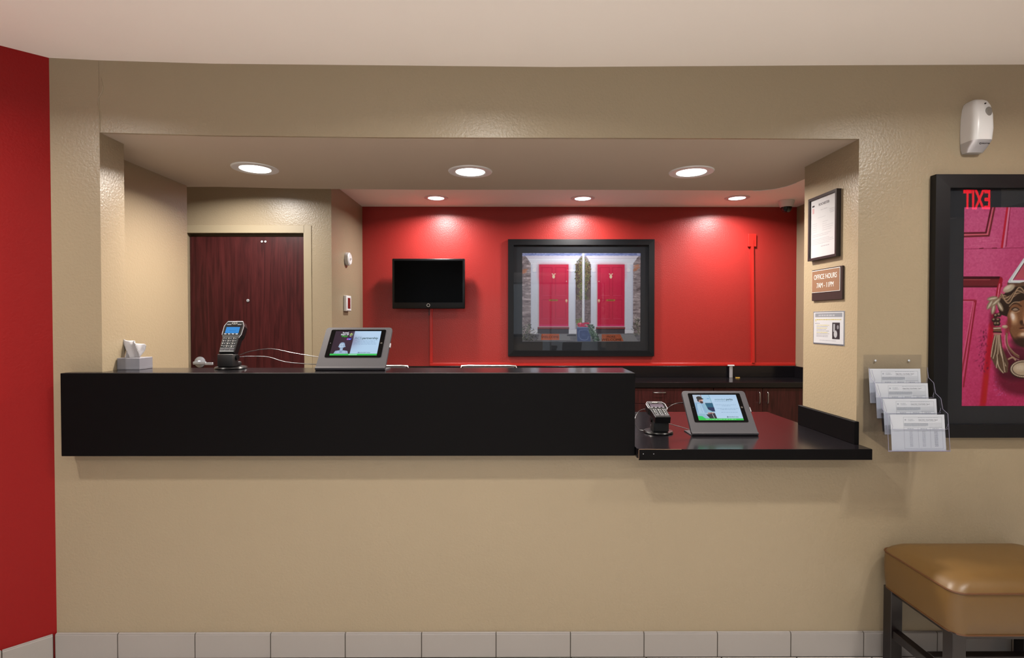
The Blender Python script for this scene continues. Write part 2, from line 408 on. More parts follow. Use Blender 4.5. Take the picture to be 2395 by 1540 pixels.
# office walls
struct(BX(-1.95, -1.802, YB-.0, 2.998, FZ-.1, 2.46).build('wall_stub', beige), 'short beige side wall left of the opening')
WX = -1.4315
b = B(); DX0, DX1, DZ = -2.59, -1.648, 2.0585
b.box(-3.2, DX0, 4.3, 4.42, FZ-.1, 2.46); b.box(DX0, DX1, 4.3, 4.42, DZ, 2.46)
b.prism([(DX1, 4.3), (WX, 4.3), (WX, 5.2), (WX-.12, 5.2), (WX-.12, 4.42), (DX1, 4.42)], 'z', FZ-.1, 2.46)
struct(b.build('wall_door', beige), 'beige wall holding the dark wooden door')
struct(BX(WX-.12, 2.9, 5.2, 5.35, FZ-.1, 2.46).build('wall_rear', red), 'bright red rear wall of the office')
struct(BX(2.786, 2.9, 2.3, 5.2, FZ-.1, 2.46).build('wall_office_right', beige), 'beige side wall at the right of the office')
struct(BX(-3.2, -3.08, 2.3, 4.3, FZ-.1, 2.46).build('wall_office_left', beige))

# door frame and door
b = B()
b.box(DX1-.006, DX1+.058, 4.295, 4.302, FZ, DZ+.055, bev=.002, seg=1); b.box(DX0-.058, DX0+.006, 4.295, 4.302, FZ, DZ+.055, bev=.002, seg=1)
b.box(DX0, DX1, 4.295, 4.302, DZ-.006, DZ+.055, bev=.002, seg=1)
b.box(DX1-.003, DX1, 4.3, 4.42, FZ, DZ); b.box(DX0, DX1, 4.3, 4.42, DZ-.005, DZ); b.box(DX0, DX1, 4.382, 4.40, FZ, DZ)  # last box: unseen panel added behind the door to block leaking light
struct(b.build('trim_1', beige_trim), 'beige painted metal frame of the dark door, with added unseen light-blocking panel')
door = struct(BX(DX0+.004, DX1-.006, 4.335, 4.38, FZ+.01, 2.030, bev=.002, seg=1).build('door_1', wood), 'dark cherry wooden door with peephole and lever')
b = B().lathe([(.0, -.006), (.043, -.006), (.045, 0), (.043, .006), (.03, .012), (.0165, .016), (.0165, .05), (0, .05)], (-2.512, 4.335, 1.014), Matrix.Rotation(R(90), 4, 'X'), 32)
b.box(-2.536, -2.43, 4.272, 4.288, .998, 1.023, bev=.006, seg=3, M=None); b.box(-2.445, -2.376, 4.275, 4.29, .9935, 1.0165, bev=.005, seg=3)
b.build('door_handle', polish, door, True)
b = B().lathe([(.0, 0), (.012, 0), (.012, .004), (.007, .006), (0, .006)], (-2.1195, 4.334, 1.513), Matrix.Rotation(R(90), 4, 'X'), 20)
b.build('peephole', polish, door, True)
for x in (-2.003, -1.975):
    B().lathe([(0, 0), (.0085, 0), (.008, .004), (0, .006)], (x, 4.334, 1.989), Matrix.Rotation(R(90), 4, 'X'), 14).build('door_bumper', white_pl, door, True)

# tiled baseboards
def base_tiles(name, o, ang, joints, label):
    root = struct(BX(joints[0], joints[-1], -.009, -.001, 0, .098).build(name, grout), label)
    root.location = o; root.rotation_euler = (0, 0, ang)
    for a, c in zip(joints[:-1], joints[1:]):
        b = B()
        b.prism([(-.0105, .002), (-.0105, .094), (-.0085, .0985), (-.004, .1005), (0, .1005), (0, .002)], 'x', a+.002, c-.002)
        b.build('tile', tile_m, root)
    return root
jx = [(-1.8345)]+[(px-1193)/1250*D for px in (273, 454, 631, 806, 985, 1160, 1335, 1508, 1681, 1854, 2026, 2200, 2376)]
while jx[-1] < 4.2: jx.append(jx[-1]+.3015)
base_tiles('baseboard_front', (0, D, FZ), 0, jx, 'grey glazed tile baseboard along the beige wall')
root = base_tiles('baseboard_left', (LC[0]-2.6, LC[1]-2.6, FZ), R(45), [3.677-.004-.158-.3015*k for k in range(8)][::-1]+[3.677-.012], 'grey tile baseboard under the left red wall')

# ------------------------------------------------------------------ recessed lights
def downlight(x, y, z, r, lm, label, grp, flag={}):
    t = thing('recessed_light', label, 'ceiling light', (x, y, z), 0, grp)
    if r not in flag:
        tr = B().lathe([(r*.66, .001), (r*.66, -.004), (r*.72, -.007), (r*.97, -.005), (r, -.001), (r, .001)], (0, 0, 0), None, 48).build('trim_ring', white_pl, t, True)
        ln = B().lathe([(0, -.003), (r*.655, -.003), (r*.655, -.0045), (0, -.0065)], (0, 0, 0), None, 40).build('lens', lm, t, True)
        flag[r] = (tr, ln)
    else:
        for q in flag[r]:
            c = q.copy(); C.objects.link(c); c.parent = t
    return t
for (x, y), n in zip(SOFFIT, ('leftmost of the three large round lights in the soffit, nearest the door', 'middle of the three large round lights in the soffit', 'rightmost of the three large round lights in the soffit')):
    downlight(x, y, lz(sz, x), .108, lens_m, n, 'large recessed lights in the soffit')
for (x, y), n in zip(REAR, ('small round ceiling light left, above the wall television', 'small round ceiling light in the middle, above the framed doors picture', 'small round ceiling light right, nearest the dome camera')):
    downlight(x, y, 2.455, .1081, rear_lens, n, 'small recessed lights before the red wall')
for (x, y), n in zip(ADDED_OFFICE, ('before the dark door', 'over the middle of the office', 'at the right of the office')): downlight(x, y, 2.455, .1081, rear_lens, 'added round office ceiling light hidden by the soffit, '+n, 'added office lights hidden by the soffit')
for i, (x, y) in enumerate(LOBBY):
    downlight(x, y, 2.372, .1082, lens_m, 'recessed lobby ceiling light out of view, '+('left', 'middle', 'right')[i % 3]+' of the row '+('nearest the front wall' if i < 3 else 'behind the photographer'), 'recessed lights in the lobby ceiling')

# ------------------------------------------------------------------ raised counter
ZT = 1.146
t = thing('transaction_counter', 'long black laminate raised reception ledge with deep front panel', 'counter', (-.633, 2.2, .82))
ox, oy, oz = t.location
b = BX(-1.757-ox, .4905-ox, 2.09-oy, 2.109-oy, 0, ZT-oz-.0005, bev=.0015, seg=1); b.build('front_panel', black_face, t)
b = B(); b.box(-1.757-ox, .4905-ox, 2.1095-oy, D-.002-oy, ZT-.03-oz, ZT-oz, bev=.0015, seg=1); b.box(JL+.003-ox, .4905-ox, D-.002-oy, 2.3266-oy, ZT-.03-oz, ZT-oz, bev=.0015, seg=1)
b.build('counter_top', black_lam, t)
for xx in (-1.757, .4725): BX(xx-ox, xx+.018-ox, 2.1095-oy, D-.002-oy, 0, ZT-.031-oz).build('end_panel', black_face, t)
# lower counter
ZL = .8555
t = thing('accessible_counter', 'lower glossy black reception shelf at the right of the raised ledge', 'counter', (.94, 2.4, .818))
ox, oy, oz = t.location
b = B().prism([(.5-ox, 2.05-oy), (1.3965-ox, 2.05-oy), (1.3965-ox, 2.1485-oy), (1.3965-ox, 2.89-oy), (.36-ox, 2.89-oy), (.36-ox, 2.33-oy), (.492-ox, 2.33-oy), (.492-ox, 2.068-oy)], 'z', 0.0005, ZL-oz)
b.build('counter_top', black_lam, t)
b = B().prism([(.495-ox, 2.0475-oy), (1.3965-ox, 2.0475-oy), (1.3965-ox, 2.0497-oy), (.4975-ox, 2.0497-oy)], 'z', -.004, ZL-oz-.001); b.build('front_edge', black_face, t)
b = B().tube([(.497-ox, 2.048-oy, ZL-oz), (.53-ox, 2.0485-oy, ZL-oz+.0003), (.6-ox, 2.048-oy, ZL-oz-.0002), (.66-ox, 2.048-oy, ZL-oz)], .0012, 5, 2); b.build('worn_edge', edge_chip, t)
b = B().tube([(.4955-ox, 2.0472-oy, ZL-oz-.001), (.4955-ox, 2.0472-oy, 0)], .001, 5, 1); b.build('worn_edge', edge_chip, t)
for px in (.513, .553): B().lathe([(0, 0), (.0018, 0), (.0015, .0008), (0, .001)], (px-ox, 2.0475-oy, .838-oz), Matrix.Rotation(R(90), 4, 'X'), 10).build('screw', silver_pl, t, True)
BX(1.378-ox, 1.3965-ox, 2.126-oy, 2.548-oy, ZL-oz, .9465-oz, bev=.0015, seg=1).build('backsplash', black_face, t)
for xx in (.55, 1.3): BX(xx-ox, xx+.03-ox, 2.31-oy, 2.6-oy, -.14, 0).build('bracket', black_face, t)

# ------------------------------------------------------------------ rear counter and cabinets
t = thing('rear_worktop', 'long black worktop with backsplash against the red wall', 'counter', (.7, 4.97, .754))
ox, oy, oz = t.location
BX(WX+.002-ox, 2.784-ox, 4.747-oy, 5.198-oy, 0, .8-oz, bev=.003).build('counter_top', black_lam, t)
b = B(); b.box(WX+.002-ox, 2.784-ox, 5.178-oy, 5.198-oy, .8-oz, .909-oz, bev=.002, seg=1); b.box(2.764-ox, 2.784-ox, 4.76-oy, 5.177-oy, .8-oz, .909-oz, bev=.002, seg=1)
b.build('backsplash', black_lam, t)
def pull(bb, x, y, z, vert, L=.096):
    h = L/2
    pts = [(0, 0), (0, -.024), (.004, -.03)]
    if vert: P = [(x, y, z-h), (x, y-.022, z-h), (x, y-.03, z-h+.01), (x, y-.03, z+h-.01), (x, y-.022, z+h), (x, y, z+h)]
    else: P = [(x-h, y, z), (x-h, y-.022, z), (x-h+.01, y-.03, z), (x+h-.01, y-.03, z), (x+h, y-.022, z), (x+h, y, z)]
    bb.tube(P, .0048, 8, 1); return bb
def cabinet(x0, x1, kind, label):
    t = thing('base_cabinet', label, 'cabinet', ((x0+x1)/2, 4.98, FZ)); cx, cy, cz = t.location
    w_ = x1-x0; f = 4.79-cy
    b = B(); b.box(-w_/2+.001, w_/2-.001, f, .2, .1, .752-cz); b.box(-w_/2+.001, w_/2-.001, f+.06, .2, .002, .1); b.build('body', wood, t)
    zt = .744-cz; zb = .105
    if kind == 'drawers':
        hs = [(zt-.135, zt), (zt-.385, zt-.139), (zb, zt-.389)]
        for a, c in hs:
            d = BX(-w_/2+.002, w_/2-.002, f-.02, f-.001, a, c, bev=.0015, seg=1).build('drawer', wood, t)
            pull(B(), 0, f-.02, c-.035 if c == zt else (a+c)/2, False, .103).build('handle', chrome, d, True)
    else:
        for s_ in (-1, 1):
            d = BX(min(s_*.0015, s_*(w_/2-.002)), max(s_*.0015, s_*(w_/2-.002)), f-.02, f-.001, zb, zt, bev=.0015, seg=1).build('door', wood, t)
            pull(B(), s_*.037, f-.02, zt-.082, True).build('handle', chrome, d, True)
    return t
cabinet(.8455, 1.8225, 'drawers', 'dark cherry drawer cabinet with bar pull, right of the raised ledge')
cabinet(1.8245, 2.70, 'doors', 'dark cherry two-door cabinet with vertical pulls, at the right wall')
cabinet(-.132, .8435, 'drawers', 'dark cherry drawer cabinet hidden behind the raised ledge')
cabinet(-1.427, -.134, 'doors', 'dark cherry two-door cabinet below the television')
tag(BX(2.702, 2.784, 4.785, 5.18, FZ+.002, .752).build('filler_panel', wood), 'narrow dark cherry filler panel between cabinet and right wall', 'panel')
# small upright silver clip on the rear counter
t = thing('upright_holder', 'narrow silver strip standing upright on the rear worktop against the backsplash', 'holder', (2.13, 5.14, .8))
BX(-.015, .015, -.006, .004, 0, .116, bev=.002).build('strip', silver_pl, t); BX(-.03, .03, -.012, .01, .112, .124, bev=.002).build('clip', white_pl, t)
tag(B().cyl((2.165, 5.118, .8035), (2.205, 5.112, .8035), .0035, 8).build('pencil_stub', mat('yellow_pencil', (205, 160, 60), .5)), 'tiny yellow pencil stub beside the silver strip on rear worktop', 'pencil')

# raceways on red wall
t = thing('cable_raceway', 'red painted cable raceway climbing the right of the red wall to a socket box', 'raceway', (2.353, 5.2, .91))
BX(-.047, .033, -.022, -.0005, 2.067-.91, 2.191-.91, bev=.004).build('socket_box', redg, t)
b = B(); b.prism([(-.021, 2.135-.91), (.002, 2.135-.91), (.020, 1.0-.91), (.020, .03), (-.003, .03), (-.003, 1.0-.91)], 'y', -.0300, -.0005); b.build('channel', redg, t)
t = thing('cable_raceway', 'red painted raceway running above the backsplash and up to the television', 'raceway', (.7, 5.2, .91))
b = BX(-1.48, 2.075, -.018, -.0005, .0005, .0285, bev=.002, seg=1); b.build('channel', redg, t)
BX(-1.481, -1.4535, -.018, -.0005, .029, .60, bev=.003, seg=1).build('riser', redg, t)
for x in (.44, -.55, 1.37): BX(x-.02, x+.02, -.0195, -.0185, .002, .027, bev=.0004, seg=1).build('coupler', redg, t)

# ------------------------------------------------------------------ television
tv = thing('wall_television', 'black flat television mounted on the red wall above a red raceway', 'television', (-.771, 5.08, 1.7))
b = BX(-.3435, .3435, -.02, .02, -.237, .237, bev=.008, seg=3); b.build('housing', black_pl, tv, True)
BX(-.322, .322, -.0212, -.0205, -.178, .217).build('screen', mat('tv_screen', (1, 1, 1), .2, spec=.05), tv)
b = B(); b.lathe([(.011, 0), (.0165, 0), (.0165, .0015), (.011, .0015)], (-.002, -.0203, -.204), Matrix.Rotation(R(90), 4, 'X'), 28, True); b.build('emblem', grey_pl, tv, True)
b = B(); b.box(-.1, .1, .021, .03, -.1, .1); b.box(-.03, .03, .03, .1, -.04, .04); b.box(-.08, .08, .1, .119, -.12, .12); b.build('mount', black_soft, tv)
b = BX(-.004, .004, .022, .027, -.30, -.2); b.build('cord', black_soft, tv)

# ------------------------------------------------------------------ picture 1: two pink doors
P = thing('framed_picture', 'large black framed photograph of two pink-red doors on the red wall', 'picture', (.6875, 5.2, 1.571))
PW, PH = 1.4150, 1.130
def pict_frame(P, W, H, fw, dep, m, y0=-.0005, bev=.003):
    b = B(); o, i = (W/2, H/2), (W/2-fw, H/2-fw)
    for s_ in (0, 1, 2, 3):
        O = [(-o[0], -o[1]), (o[0], -o[1]), (o[0], o[1]), (-o[0], o[1])]; I = [(-i[0], -i[1]), (i[0], -i[1]), (i[0], i[1]), (-i[0], i[1])]
        a, c = s_, (s_+1) % 4; f = -dep
        b.quad((O[a][0], f+.004, O[a][1]), (O[c][0], f+.004, O[c][1]), (I[c][0], f, I[c][1]), (I[a][0], f, I[a][1]))
        b.quad((O[a][0], y0, O[a][1]), (O[c][0], y0, O[c][1]), (O[c][0], f+.004, O[c][1]), (O[a][0], f+.004, O[a][1]))
        b.quad((I[a][0], f, I[a][1]), (I[c][0], f, I[c][1]), (I[c][0], f+.016, I[c][1]), (I[a][0], f+.016, I[a][1]))
    b.quad((-o[0], y0, -o[1]), (o[0], y0, -o[1]), (o[0], y0, o[1]), (-o[0], y0, o[1]))
    bmesh.ops.remove_doubles(b.bm, verts=b.bm.verts, dist=1e-5)
    return b.build('frame', m, P)
pict_frame(P, PW, PH, .055, .04, frame_blk)
BX(-PW/2+.054, PW/2-.054, -.024, -.02, -PH/2+.054, PH/2-.054).build('mat_board', mat_board, P)
cv = Cv(400, 298, 0, 0, 1330, 990, (150, 140, 146))
stone = np.clip(cv.inside(0, 30, 100, 990)+cv.inside(1245, 30, 1330, 990)+cv.inside(600, 80, 770, 800), 0, 1)
cv.noise(26, 6, stone, (3, 1)); cv.noise(14, 2, stone, (2, 1))
for yy in range(60, 800, 34):
    for (xa, xb) in ((0, 98), (1247, 1330)): cv.line([(xa, yy+random.uniform(-8, 8)), (xb, yy+random.uniform(-8, 8))], 4, (104, 92, 98), .6)
for (xx, yy) in ((30, 190), (20, 215), (1285, 140), (1290, 165), (1262, 190)): cv.ell(xx, yy, 34, 12, (196, 120, 84), .6, 8, -15)
cv.rect(0, 0, 1330, 34, (150, 160, 205)); cv.noise(22, 1, cv.inside(0, 0, 1330, 32), (5, 1)); cv.rect(30, 10, 660, 20, (92, 112, 178), .7); cv.rect(720, 8, 1290, 20, (92, 112, 178), .7)
W1 = (222, 226, 240); W2 = (190, 198, 222); W3 = (168, 178, 206)
# porch hoods
cv.poly([(35, 32), (660, 32), (640, 60), (60, 60)], (206, 205, 224)); cv.poly([(60, 60), (640, 60), (600, 120), (100, 120)], W1)
cv.poly([(715, 32), (1310, 32), (1280, 65), (740, 65)], (214, 212, 228)); cv.poly([(740, 65), (1285, 65), (1240, 120), (765, 120)], W1)
for y_ in (62, 84, 100): cv.line([(66, y_), (640, y_)], 3, W3, .7); cv.line([(745, y_), (1275, y_)], 3, W3, .7)
# pillars
for (xa, xb) in ((98, 190), (520, 600), (770, 845), (1150, 1245)):
    cv.rect(xa, 115, xb, 905, (206, 214, 232)); cv.rect(xb-14, 120, xb, 900, W2, .8); cv.rect(xa, 120, xa+8, 900, W2, .7)
    cv.rect(xa-2, 115, xb+2, 128, W1); cv.rect(xa-4, 850, xb+10, 915, (214, 220, 234)); cv.line([(xa-4, 850), (xb+10, 850)], 3, W3)
    cv.ell((xa+xb)/2-6, 150, 24, 26, W1, .9, 8); cv.ell((xa+xb)/2-6, 190, 20, 24, (232, 234, 244), .9, 8); cv.line([((xa+xb)/2-26, 214), ((xa+xb)/2+18, 214)], 4, W3, .8)
# between: ivy, downpipe
cv.rect(600, 120, 770, 780, (92, 74, 74)); cv.noise(18, 2, cv.inside(600, 120, 770, 780), (1, 2.5))
m = cv.inside(590, 30, 775, 520)
for k in range(900):
    y_ = random.uniform(30, 520); x_ = random.gauss(685, 45 if y_ < 330 else 30)
    if 590 < x_ < 775 and y_ > 30+abs(x_-685)*.9: cv_c = random.choice([(112, 124, 74), (84, 98, 66), (140, 138, 96), (66, 70, 52), (128, 108, 74)]); i0, j0 = int(x_/1330*400), int(y_/990*298); cv.a[max(j0-1, 0):j0+3, max(i0-1, 0):i0+1] = cv_c
cv.rect(600, 520, 770, 775, (128, 116, 122), .75); cv.noise(16, 2, cv.inside(600, 520, 770, 775), (2, 1))
cv.rect(675, 0, 702, 775, (218, 222, 232)); cv.rect(694, 0, 702, 775, W3, .8); cv.noise(12, 2, cv.inside(675, 330, 702, 700))
# pink doors
for (xa, xb, kx) in ((190, 520, 498), (845, 1150, 862)):
    cv.rect(xa-14, 122, xb+4, 850, (198, 190, 200)); cv.rect(xa, 128, xb, 818, (198, 38, 78))
    cv.rect(xa, 128, xb, 300, (206, 58, 88), .5, soft=80)
    ww = xb-xa
    for (u0, u1) in ((.10, .44), (.56, .90)):
        for (v0, v1) in ((160, 475), (520, 735)):
            cv.line([(xa+u0*ww, v0), (xa+u1*ww, v0), (xa+u1*ww, v1), (xa+u0*ww, v1), (xa+u0*ww, v0)], 5, (160, 22, 58), .8)
            cv.line([(xa+u0*ww+6, v1-2), (xa+u1*ww, v1-2)], 4, (228, 90, 130), .8)
    cx_ = (xa+xb)/2
    cv.ell(cx_-2, 262, 15, 22, (222, 206, 176)); cv.ell(cx_-14, 234, 11, 5, (228, 214, 190), 1, None, 30); cv.ell(cx_+12, 234, 11, 5, (228, 214, 190), 1, None, -30)
    cv.rect(cx_-52, 516, cx_+46, 536, (170, 122, 66)); cv.rect(cx_-34, 520, cx_+30, 530, (124, 84, 46))
    cv.ell(kx, 530, 12, 16, (226, 190, 160)); cv.ell(kx, 550, 5, 9, (190, 140, 110)); cv.ell(kx, 315, 5, 7, (214, 190, 180))
    cv.rect(xa, 800, xb, 818, (214, 60, 120)); cv.rect(xa-16, 826, xb+8, 850, (132, 62, 66)); cv.rect(xa-16, 850, xb+4, 900, (70, 66, 76)); cv.rect(xa-16, 846, xb+4, 852, (40, 34, 40))
# ground and mats
cv.poly([(0, 905), (1330, 895), (1330, 990), (0, 990)], (112, 114, 124)); cv.noise(9, 4, cv.inside(0, 900, 1330, 990), (3, 1))
cv.poly([(195, 905), (530, 905), (545, 975), (170, 975)], (134, 136, 144)); cv.poly([(850, 905), (1250, 905), (1310, 985), (860, 985)], (134, 138, 146)); cv.line([(170, 978), (540, 978)], 4, (60, 60, 68))
cv.rect(505, 910, 605, 925, (60, 60, 70))
cv.poly([(218, 902), (416, 902), (418, 970), (212, 970)], (184, 96, 64)); cv.noise(8, 1, cv.inside(212, 902, 418, 970))
cv.poly([(895, 906), (1105, 906), (1142, 984), (893, 984)], (166, 88, 62)); cv.noise(8, 1, cv.inside(893, 906, 1142, 984))
# planter with flowers
for k in range(60): x_, y_ = random.uniform(600, 680), random.uniform(715, 800); cv.line([(640, 810), (x_, y_)], 4, random.choice([(120, 136, 80), (168, 176, 120), (84, 104, 60)]), .8)
for k in range(34): cv.ell(random.uniform(625, 745), random.uniform(782, 822), 11, 10, random.choice([(214, 70, 110), (236, 150, 170), (196, 40, 90), (160, 40, 70)]), .9, 5)
cv.poly([(615, 832), (765, 826), (770, 985), (620, 985)], (66, 84, 132)); cv.rect(612, 824, 760, 838, (112, 130, 172)); cv.curve([(650, 860), (640, 880), (640, 930), (670, 965), (730, 965), (745, 930)], 6, (120, 138, 178)); cv.curve([(655, 860), (730, 856), (748, 880)], 5, (120, 138, 178)); cv.ell(690, 912, 22, 18, (80, 98, 148), .8, 10)
for k in range(170):
    y_ = random.uniform(800, 985); x_ = 725+(y_-800)*.4+random.uniform(0, 75)
    cv.ell(x_, y_, 9, 6, random.choice([(52, 78, 62), (36, 54, 46), (92, 120, 100), (130, 150, 140)]), .9, 5, random.uniform(-60, 60))
for (cx_, lo, hi, n) in ((65, 780, 985, 170), (1300, 720, 930, 90)):
    for k in range(n): x_ = random.gauss(cx_, 42 if cx_ < 99 else 24); y_ = random.uniform(lo+abs(x_-cx_), hi); cv.line([(x_, y_), (x_+random.uniform(-26, 26), y_-random.uniform(4, 26))], 4, random.choice([(70, 82, 64), (44, 50, 48), (130, 136, 116), (96, 98, 104), (160, 160, 150)]), .85)
cv.noise(4, 1)
pr = canvas_obj('photo_print', cv, fr_front(0.0025, -.0246, .0035), 1330/1645*PW, 990/1307*PH, print_m, P, k=.42)
kx = PW/1645
def pc(x, y, off=.0256): return fr_front((x-952.5)*kx, -off, (751-y)*kx)
text('mat_lettering', 'WELCOME', .031, dark_print, pc(603, 1193, .0249), pr, .0001, sx=1.12)
text('mat_lettering', 'MORE', .028, dark_print, pc(1290, 1190, .0249), pr, .0001, sx=1.12)
text('mat_lettering', 'WELCOME', .032, dark_print, pc(1297, 1224, .0249), pr, .0001, sx=1.25)
BX(-PW/2+.054, PW/2-.054, -.0275, -.0262, -PH/2+.054, PH/2-.054).build('glass_pane', pane_m, P)

# ------------------------------------------------------------------ picture 2: pink door with bronze knocker
P2W, P2H = .86, 1.0485
P2 = thing('framed_picture', 'black framed close-up of a bronze face knocker on a pink door', 'picture', (1.688+P2W/2, D, 1.4075))
pict_frame(P2, P2W, P2H, .054, .034, frame_blk)
BX(-P2W/2+.053, P2W/2-.053, -.018, -.014, -P2H/2+.053, P2H/2-.053).build('mat_board', mat_board, P2)
cx2 = 1.688+P2W/2
S = 1.18
cv = Cv(int(342/S*1.0), int(467/S*1.0), 2258, 484, 2600, 951, (184, 78, 124))
X, Y = cv.X, cv.Y
cv.put(np.clip((Y-484)/467, 0, 1)*.9, (186, 44, 96)); cv.put(np.exp(-((X-2300)/60)**2-((Y-600)/120)**2)*.35, (206, 110, 150)); cv.put(np.clip((2330-X)/90, 0, 1)*np.clip((Y-640)/100, 0, 1)*.4, (204, 78, 124))
cv.noise(5, 3); cv.noise(4, 1)
dk, lt = (92, 24, 36), (208, 128, 160)
cv.line([(2258, 545), (2310, 544), (2322, 484)], 4, dk); cv.line([(2258, 549), (2314, 548), (2327, 484)], 3, (196, 96, 110)); cv.line([(2258, 553), (2317, 551), (2330, 484)], 4, (104, 36, 44))
cv.line([(2348, 578), (2360, 484)], 5, (178, 30, 52)); cv.line([(2353, 578), (2364, 484)], 3, lt); cv.line([(2358, 576), (2367, 484)], 1.6, (130, 24, 50))
cv.line([(2258, 582), (2400, 579)], 1.2, (130, 30, 66)); cv.line([(2296, 581), (2304, 580)], 2, dk); cv.line([(2326, 580), (2336, 580)], 2, dk)
for k in range(10): x_, y_ = random.uniform(2262, 2330), random.uniform(555, 578); cv.line([(x_, y_), (x_+14, y_-1)], 1, (214, 130, 160), .5)
cv.rect(2258, 648, 2350, 671, (106, 34, 42)); cv.rect(2258, 646, 2345, 652, (62, 16, 26)); cv.rect(2258, 653, 2322, 654.4, (160, 80, 84)); cv.rect(2258, 668, 2345, 672, (80, 22, 32))
cv.poly([(2345, 646), (2352, 652), (2342, 700), (2334, 700), (2338, 672)], (150, 24, 44)); cv.line([(2344, 664), (2340, 694)], 2.4, (220, 120, 150))
cv.line([(2258, 702), (2286, 702), (2256, 880)], 4, (150, 36, 62)); cv.line([(2258, 704.5), (2282, 705), (2258, 850)], 1.2, (212, 120, 150)); cv.line([(2289, 703), (2262, 905)], 3.4, (140, 28, 48)); cv.line([(2285, 708), (2261, 880)], 2, (206, 90, 128))
cv.line([(2327, 760), (2308, 951)], 14, (176, 18, 40), .85, 5); cv.line([(2334, 700), (2318, 860)], 7, (166, 14, 40), .8, 4); cv.line([(2312, 940), (2316, 880)], 8, (178, 40, 30), .7, 5)
for k in range(46): x_, y_ = random.gauss(2310, 6), random.uniform(770, 870); cv.ell(x_, y_, 1.1, 2.4, (110, 24, 60), .8)
for k in range(20): x_, y_ = random.uniform(2285, 2304), random.uniform(790, 850); cv.line([(x_, y_), (x_+5, y_-3)], 1, (130, 34, 78), .8)
for k in range(190): x_, y_ = random.uniform(2332, 2400), random.uniform(880, 926); cv.ell(x_, y_, 1.6, 1.4, random.choice([(206, 110, 160), (150, 30, 80), (180, 90, 150)]), .5)
# chrome number four above
cv.line([(2400, 611), (2366, 663), (2470, 663)], 8, (92, 62, 52), 1, 2); cv.line([(2402, 606), (2367, 658), (2470, 658)], 6.5, (196, 206, 212)); cv.line([(2400, 611), (2372, 657), (2470, 656)], 2, (232, 238, 240)); cv.line([(2434, 600), (2434, 690)], 7, (196, 206, 212)); cv.poly([(2402, 618), (2380, 652), (2430, 652), (2430, 608)], (178, 84, 96), .9)
# shadow below face
cv.ell(2400, 880, 62, 46, (96, 14, 40), .85, 14); cv.ell(2385, 850, 50, 40, (70, 12, 34), .8, 12); cv.ell(2330, 745, 9, 24, (110, 18, 50), .7, 6)
